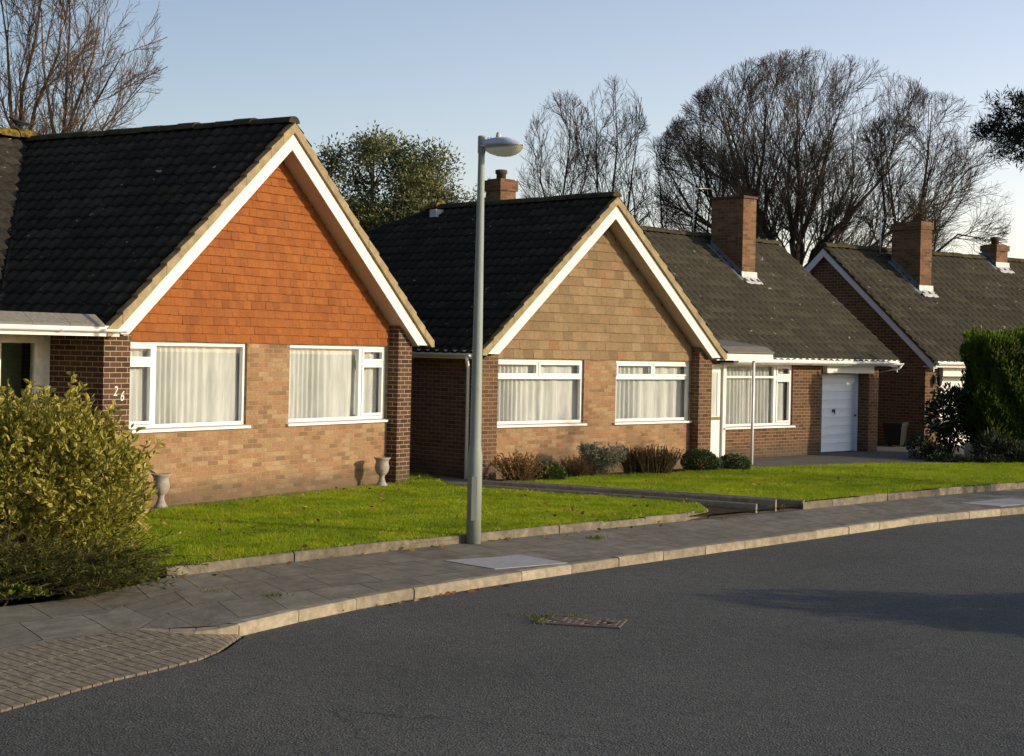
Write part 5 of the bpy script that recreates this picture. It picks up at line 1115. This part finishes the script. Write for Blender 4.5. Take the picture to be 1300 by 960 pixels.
def leafy(seed, loc, label, name, stems, env, r0, levels, nleaf, size, mat, bark, tuft=.32, aspect=.4, group=None, up=.1):
    """branches grown out to the crown, then leaf clumps around every branch end"""
    p, tips = grow(seed, [stem(s) for s in stems], r0, .04, levels, env)
    t = tag(empty(name, loc), label, 'tree', group)
    V, F = merge_tubes(p); raw('trunk', V, F, M[bark], t, smooth=True)
    g = np.random.default_rng(seed); k = g.integers(0, len(tips), nleaf); w = g.random(len(tips))*.5
    d = g.normal(size=(nleaf, 3)); P = tips[k]+d*tuft*np.array([.55, .55, .42])
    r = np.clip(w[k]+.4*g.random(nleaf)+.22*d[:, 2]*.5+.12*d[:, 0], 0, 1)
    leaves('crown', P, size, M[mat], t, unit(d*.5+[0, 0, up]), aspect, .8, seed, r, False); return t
LV = [dict(n=8, t0=.40, ang=(25, 55), lf=(.35, .55), up=.12, jit=.16, k=6, rf=.5, rmax=.08, taper=.3, rmin=.02, s=5),
      dict(n=6, t0=.3, ang=(22, 50), lf=(.4, .65), up=.1, jit=.16, k=5, rf=.6, rmin=.012, s=4),
      dict(n=4, t0=.3, ang=(20, 50), lf=(.4, .7), up=.1, jit=.16, k=4, rf=.6, rmin=.007, s=3)]
leafy(91, (-4.05, 50, -.55), 'bushy evergreen tree rising between the two nearest roofs', 'evergreen_tree', [
    *[[(x*1.45, y, z) for x, y, z in s] for s in (
    [(0, 0, 0), (.1, 0, 4), (.5, 0, 6), (.9, 0, 7.6)], [(0, 0, 0), (0, 0, 4), (-.2, 0, 6), (-.3, 0, 8.6)], [(0, 0, 0), (-.1, 0, 3.6), (-.9, .1, 5.6), (-1.5, .1, 7.6)], [(0, 0, 0), (.1, 0, 3.4), (1.2, 0, 5.2), (1.9, 0, 6.4)], [(0, 0, 0), (0, 0, 3.6), (.2, .8, 5.6), (.2, 1.3, 7.6)], [(0, 0, 0), (0, 0, 3.6), (.1, -.8, 5.6), (.3, -1.3, 7.)], [(0, 0, 0), (-.1, 0, 3.4), (-1.5, .1, 5.), (-2.1, .1, 6.2)], [(0, 0, 0), (-.1, 0, 3.2), (-1.1, .2, 4.8), (-1.9, .3, 6.6)])]],
    ((-.05, 0, 6.6), (3.35, 2.7, 2.75)), .17, LV, 80000, .12, 'leaf_oak', 'bark', .40)
# the pine beyond the right edge: only its lowest left limb reaches into the view
def pine(loc, label):
    t = tag(empty('pine_tree', loc), label, 'tree'); g = np.random.default_rng(95)
    limbs = [[(0, 0, 0), (0, 0, 6), (.2, 0, 10), (.1, 0, 15)]]
    for z, a, l in ((9.7, 182, 3.9), (10.2, 172, 4.5), (10.7, 188, 4.1), (10.9, 172, 2.6), (12.4, 185, 1.8), (13.6, 200, 1.5), (9., 20, 4.5), (10.5, 60, 4.), (11.5, -40, 4.2), (12.5, 100, 3.), (14, 250, 2.2), (10., 275, 3.)):
        c, s_ = math.cos(R(a)), math.sin(R(a)); limbs.append([(.1, 0, z), (c*l*.4, s_*l*.4, z+.1), (c*l*.75, s_*l*.75, z+.0), (c*l, s_*l, z+.35)])
    tr = np.array([stem(l) for l in limbs]); V1, F1 = tubes(tr[:1], np.linspace(.3, .06, 8)[None], 10)
    p, tips = grow(95, tr[1:], .09, .03, [dict(n=12, t0=.4, ang=(30, 65), len=(.4, .9), up=.12, jit=.18, k=5, rf=.5, rmin=.015, s=4), dict(n=4, t0=.3, ang=(25, 55), len=(.2, .4), up=.25, jit=.15, k=4, rf=.6, rmin=.01, s=3)])
    V, F = merge_tubes(p); raw('trunk', np.concatenate([V1, V]), np.concatenate([F1, F+len(V1)]), M['bark'], t)
    n = 34000; k = g.integers(0, len(tips), n); d = unit(g.normal(size=(n, 3))+[0, 0, .5]); P = tips[k]+d*g.random((n, 1))*.20+g.normal(size=(n, 3))*.05
    leaves('crown', P, .20, M['leaf_pine'], t, d, .16, .3, 95, np.clip(.6*g.random(n)+.3*np.clip(d[:, 2], 0, 1), 0, 1), False); return t
pine((20.6, 55, -.2), 'dark pine limb with needle tufts reaching in at the top right')

# ------------------------------------------------------------------ bird on the ridge
def bird(loc, rz, label):
    secs = [(-.17, .006, .0, .030), (-.12, .012, .0, .034), (-.06, .036, .002, .040), (0, .055, .012, .056), (.05, .056, .03, .058), (.09, .045, .055, .05), (.115, .034, .085, .038), (.135, .032, .105, .033), (.155, .024, .108, .025), (.168, .008, .103, .008), (.19, .003, .098, .003)]
    m = MB(); rings = []
    for x, w, z, hh in secs: rings.append([(x, w*math.cos(2*math.pi*k/12), .10+z+hh*.9*math.sin(2*math.pi*k/12)) for k in range(12)])
    for a, b in zip(rings, rings[1:]):
        for k in range(12): m.quad(a[k], a[(k+1) % 12], b[(k+1) % 12], b[k], smooth=True)
    m.quad(*rings[0]); m.quad(*rings[-1])
    m.box(-.29, -.13, -.025, .025, .090, .102)
    for s in (-1, 1):
        m.tube([(.03, s*.02, .09), (.02, s*.022, .045), (.025, s*.022, .0)], .005, 6)
        for f in (-.012, 0, .012): m.tube([(.025, s*.022, .003), (.055, s*.022+f, .002)], .003, 5)
        m.tube([(.07, s*.048, .135), (-.05, s*.05, .125), (-.19, s*.018, .11)], [.018, .024, .004], 8)
    o = m.build('perched_bird', M['bird']); o.location = loc; o.rotation_euler = (0, 0, rz); return tag(o, label, 'bird')
bird((-8.84, 28.66, Z1+.215), R(200), 'dark bird perched on the mossy roof ridge at the left')

# ------------------------------------------------------------------ across the road, outside the picture: what throws the shadow on the road
struct(sheet('far_pavement', [(9.4, 4), (9.4, 14), (12, 20.5), (19, 28.5), (40, 47), (70, 47), (70, -16), (9.4, -16)], -.085, M['paving']))
shrub('round_shrub', (10.4, 14.9, -.08), 'broad rounded shrub across the road', 'shrub', 'leaf_box', [(0, 0, 1.05, 1.0, 1.3, 1.1), (.2, -.8, .85, .9, 1., .85), (.2, .9, .75, .9, 1., .7)], 12000, .09, 97, .55, .4, .4, 12)
bare(98, (26, 24.7, -.1), 'bare street tree across the road', [[(0, 0, 0), (0, 0, 2), (.1, 0, 4), (.2, 0, 6.5)], [(0, 0, 0), (0, 0, 2), (.5, .6, 4), (.8, 1., 6)], [(0, 0, 0), (0, 0, 2), (-.4, -.6, 4), (-.7, -1., 6)]], ((0, 0, 5), (2.4, 2.2, 3.2)), .14, (7, 5, 4, 3), 'bark', .25, group=None)

# ------------------------------------------------------------------ light, sky, camera
SUN_EL, SUN_AZ = 15.0, 106.0                # azimuth clockwise from +Y
w = bpy.data.worlds.new('World'); sc.world = w; w.use_nodes = True; nt = w.node_tree; nt.nodes.clear()
sky = nt.nodes.new('ShaderNodeTexSky'); sky.sky_type = 'NISHITA'; sky.sun_disc = False
sky.sun_elevation = R(SUN_EL); sky.sun_rotation = R(SUN_AZ); sky.altitude = 20; sky.air_density = 1.0; sky.dust_density = 1.0; sky.ozone_density = 2.6
bg = nt.nodes.new('ShaderNodeBackground'); bg.inputs[1].default_value = .15; ow = nt.nodes.new('ShaderNodeOutputWorld')
# winter haze: a pale veil low in the sky, thicker towards the sun
tc = N(nt, 'ShaderNodeTexCoord'); sx = N(nt, 'ShaderNodeSeparateXYZ'); L(nt, tc.outputs['Generated'], sx.inputs[0])
zz = math_(nt, 'MAXIMUM', sx.outputs[2], 0.)
amt = math_(nt, 'MULTIPLY', math_(nt, 'MAXIMUM', math_(nt, 'ADD', math_(nt, 'MULTIPLY', sx.outputs[0], 2.2), 2.9), .3), math_(nt, 'POWER', 2.718, math_(nt, 'MULTIPLY', zz, -4.8)))
hz = N(nt, 'ShaderNodeVectorMath', operation='SCALE'); hz.inputs[0].default_value = (1, .68, .52); L(nt, amt, hz.inputs[3])
ad = N(nt, 'ShaderNodeVectorMath', operation='ADD'); L(nt, sky.outputs[0], ad.inputs[0]); L(nt, hz.outputs[0], ad.inputs[1])
# the veil lies ahead and to the sun's side; the sky behind is deeper
dm = N(nt, 'ShaderNodeClamp'); L(nt, math_(nt, 'ADD', math_(nt, 'MULTIPLY', sx.outputs[1], .85), .70), dm.inputs[0]); dm.inputs[1].default_value = .80
gn = N(nt, 'ShaderNodeClamp'); L(nt, math_(nt, 'ADD', math_(nt, 'MULTIPLY', sx.outputs[0], .8), 1.13), gn.inputs[0]); gn.inputs[1].default_value = .8; gn.inputs[2].default_value = 1.45
mu = N(nt, 'ShaderNodeVectorMath', operation='SCALE'); L(nt, ad.outputs[0], mu.inputs[0]); L(nt, math_(nt, 'MULTIPLY', dm.outputs[0], gn.outputs[0]), mu.inputs[3])
nt.links.new(mu.outputs[0], bg.inputs[0]); nt.links.new(bg.outputs[0], ow.inputs[0])
sd = bpy.data.lights.new('sun', 'SUN'); sd.energy = 4.1; sd.angle = R(.53); sd.color = (1, .84, .62)
so = bpy.data.objects.new('sun', sd); col.objects.link(so); so.location = (30, 0, 30)
ld = Vector((-math.sin(R(SUN_AZ))*math.cos(R(SUN_EL)), -math.cos(R(SUN_AZ))*math.cos(R(SUN_EL)), -math.sin(R(SUN_EL))))
so.rotation_euler = ld.to_track_quat('-Z', 'Y').to_euler()
cd = bpy.data.cameras.new('camera'); cam = bpy.data.objects.new('camera', cd); col.objects.link(cam); sc.camera = cam
cd.sensor_fit = 'HORIZONTAL'; cd.sensor_width = 36; cd.lens = 2050/1300*36; cd.shift_y = -37/1300; cd.clip_end = 2000
cam.matrix_world = Matrix.Translation((0, 0, 2.4)) @ Matrix.Rotation(R(90), 4, 'X') @ Matrix.Rotation(.021, 4, 'Z')
sc.view_settings.view_transform = 'Standard'; sc.view_settings.look = 'None'; sc.view_settings.exposure = 0
sc.render.engine = 'CYCLES'; sc.cycles.use_denoising = True; sc.cycles.transparent_max_bounces = 12; sc.cycles.max_bounces = 8
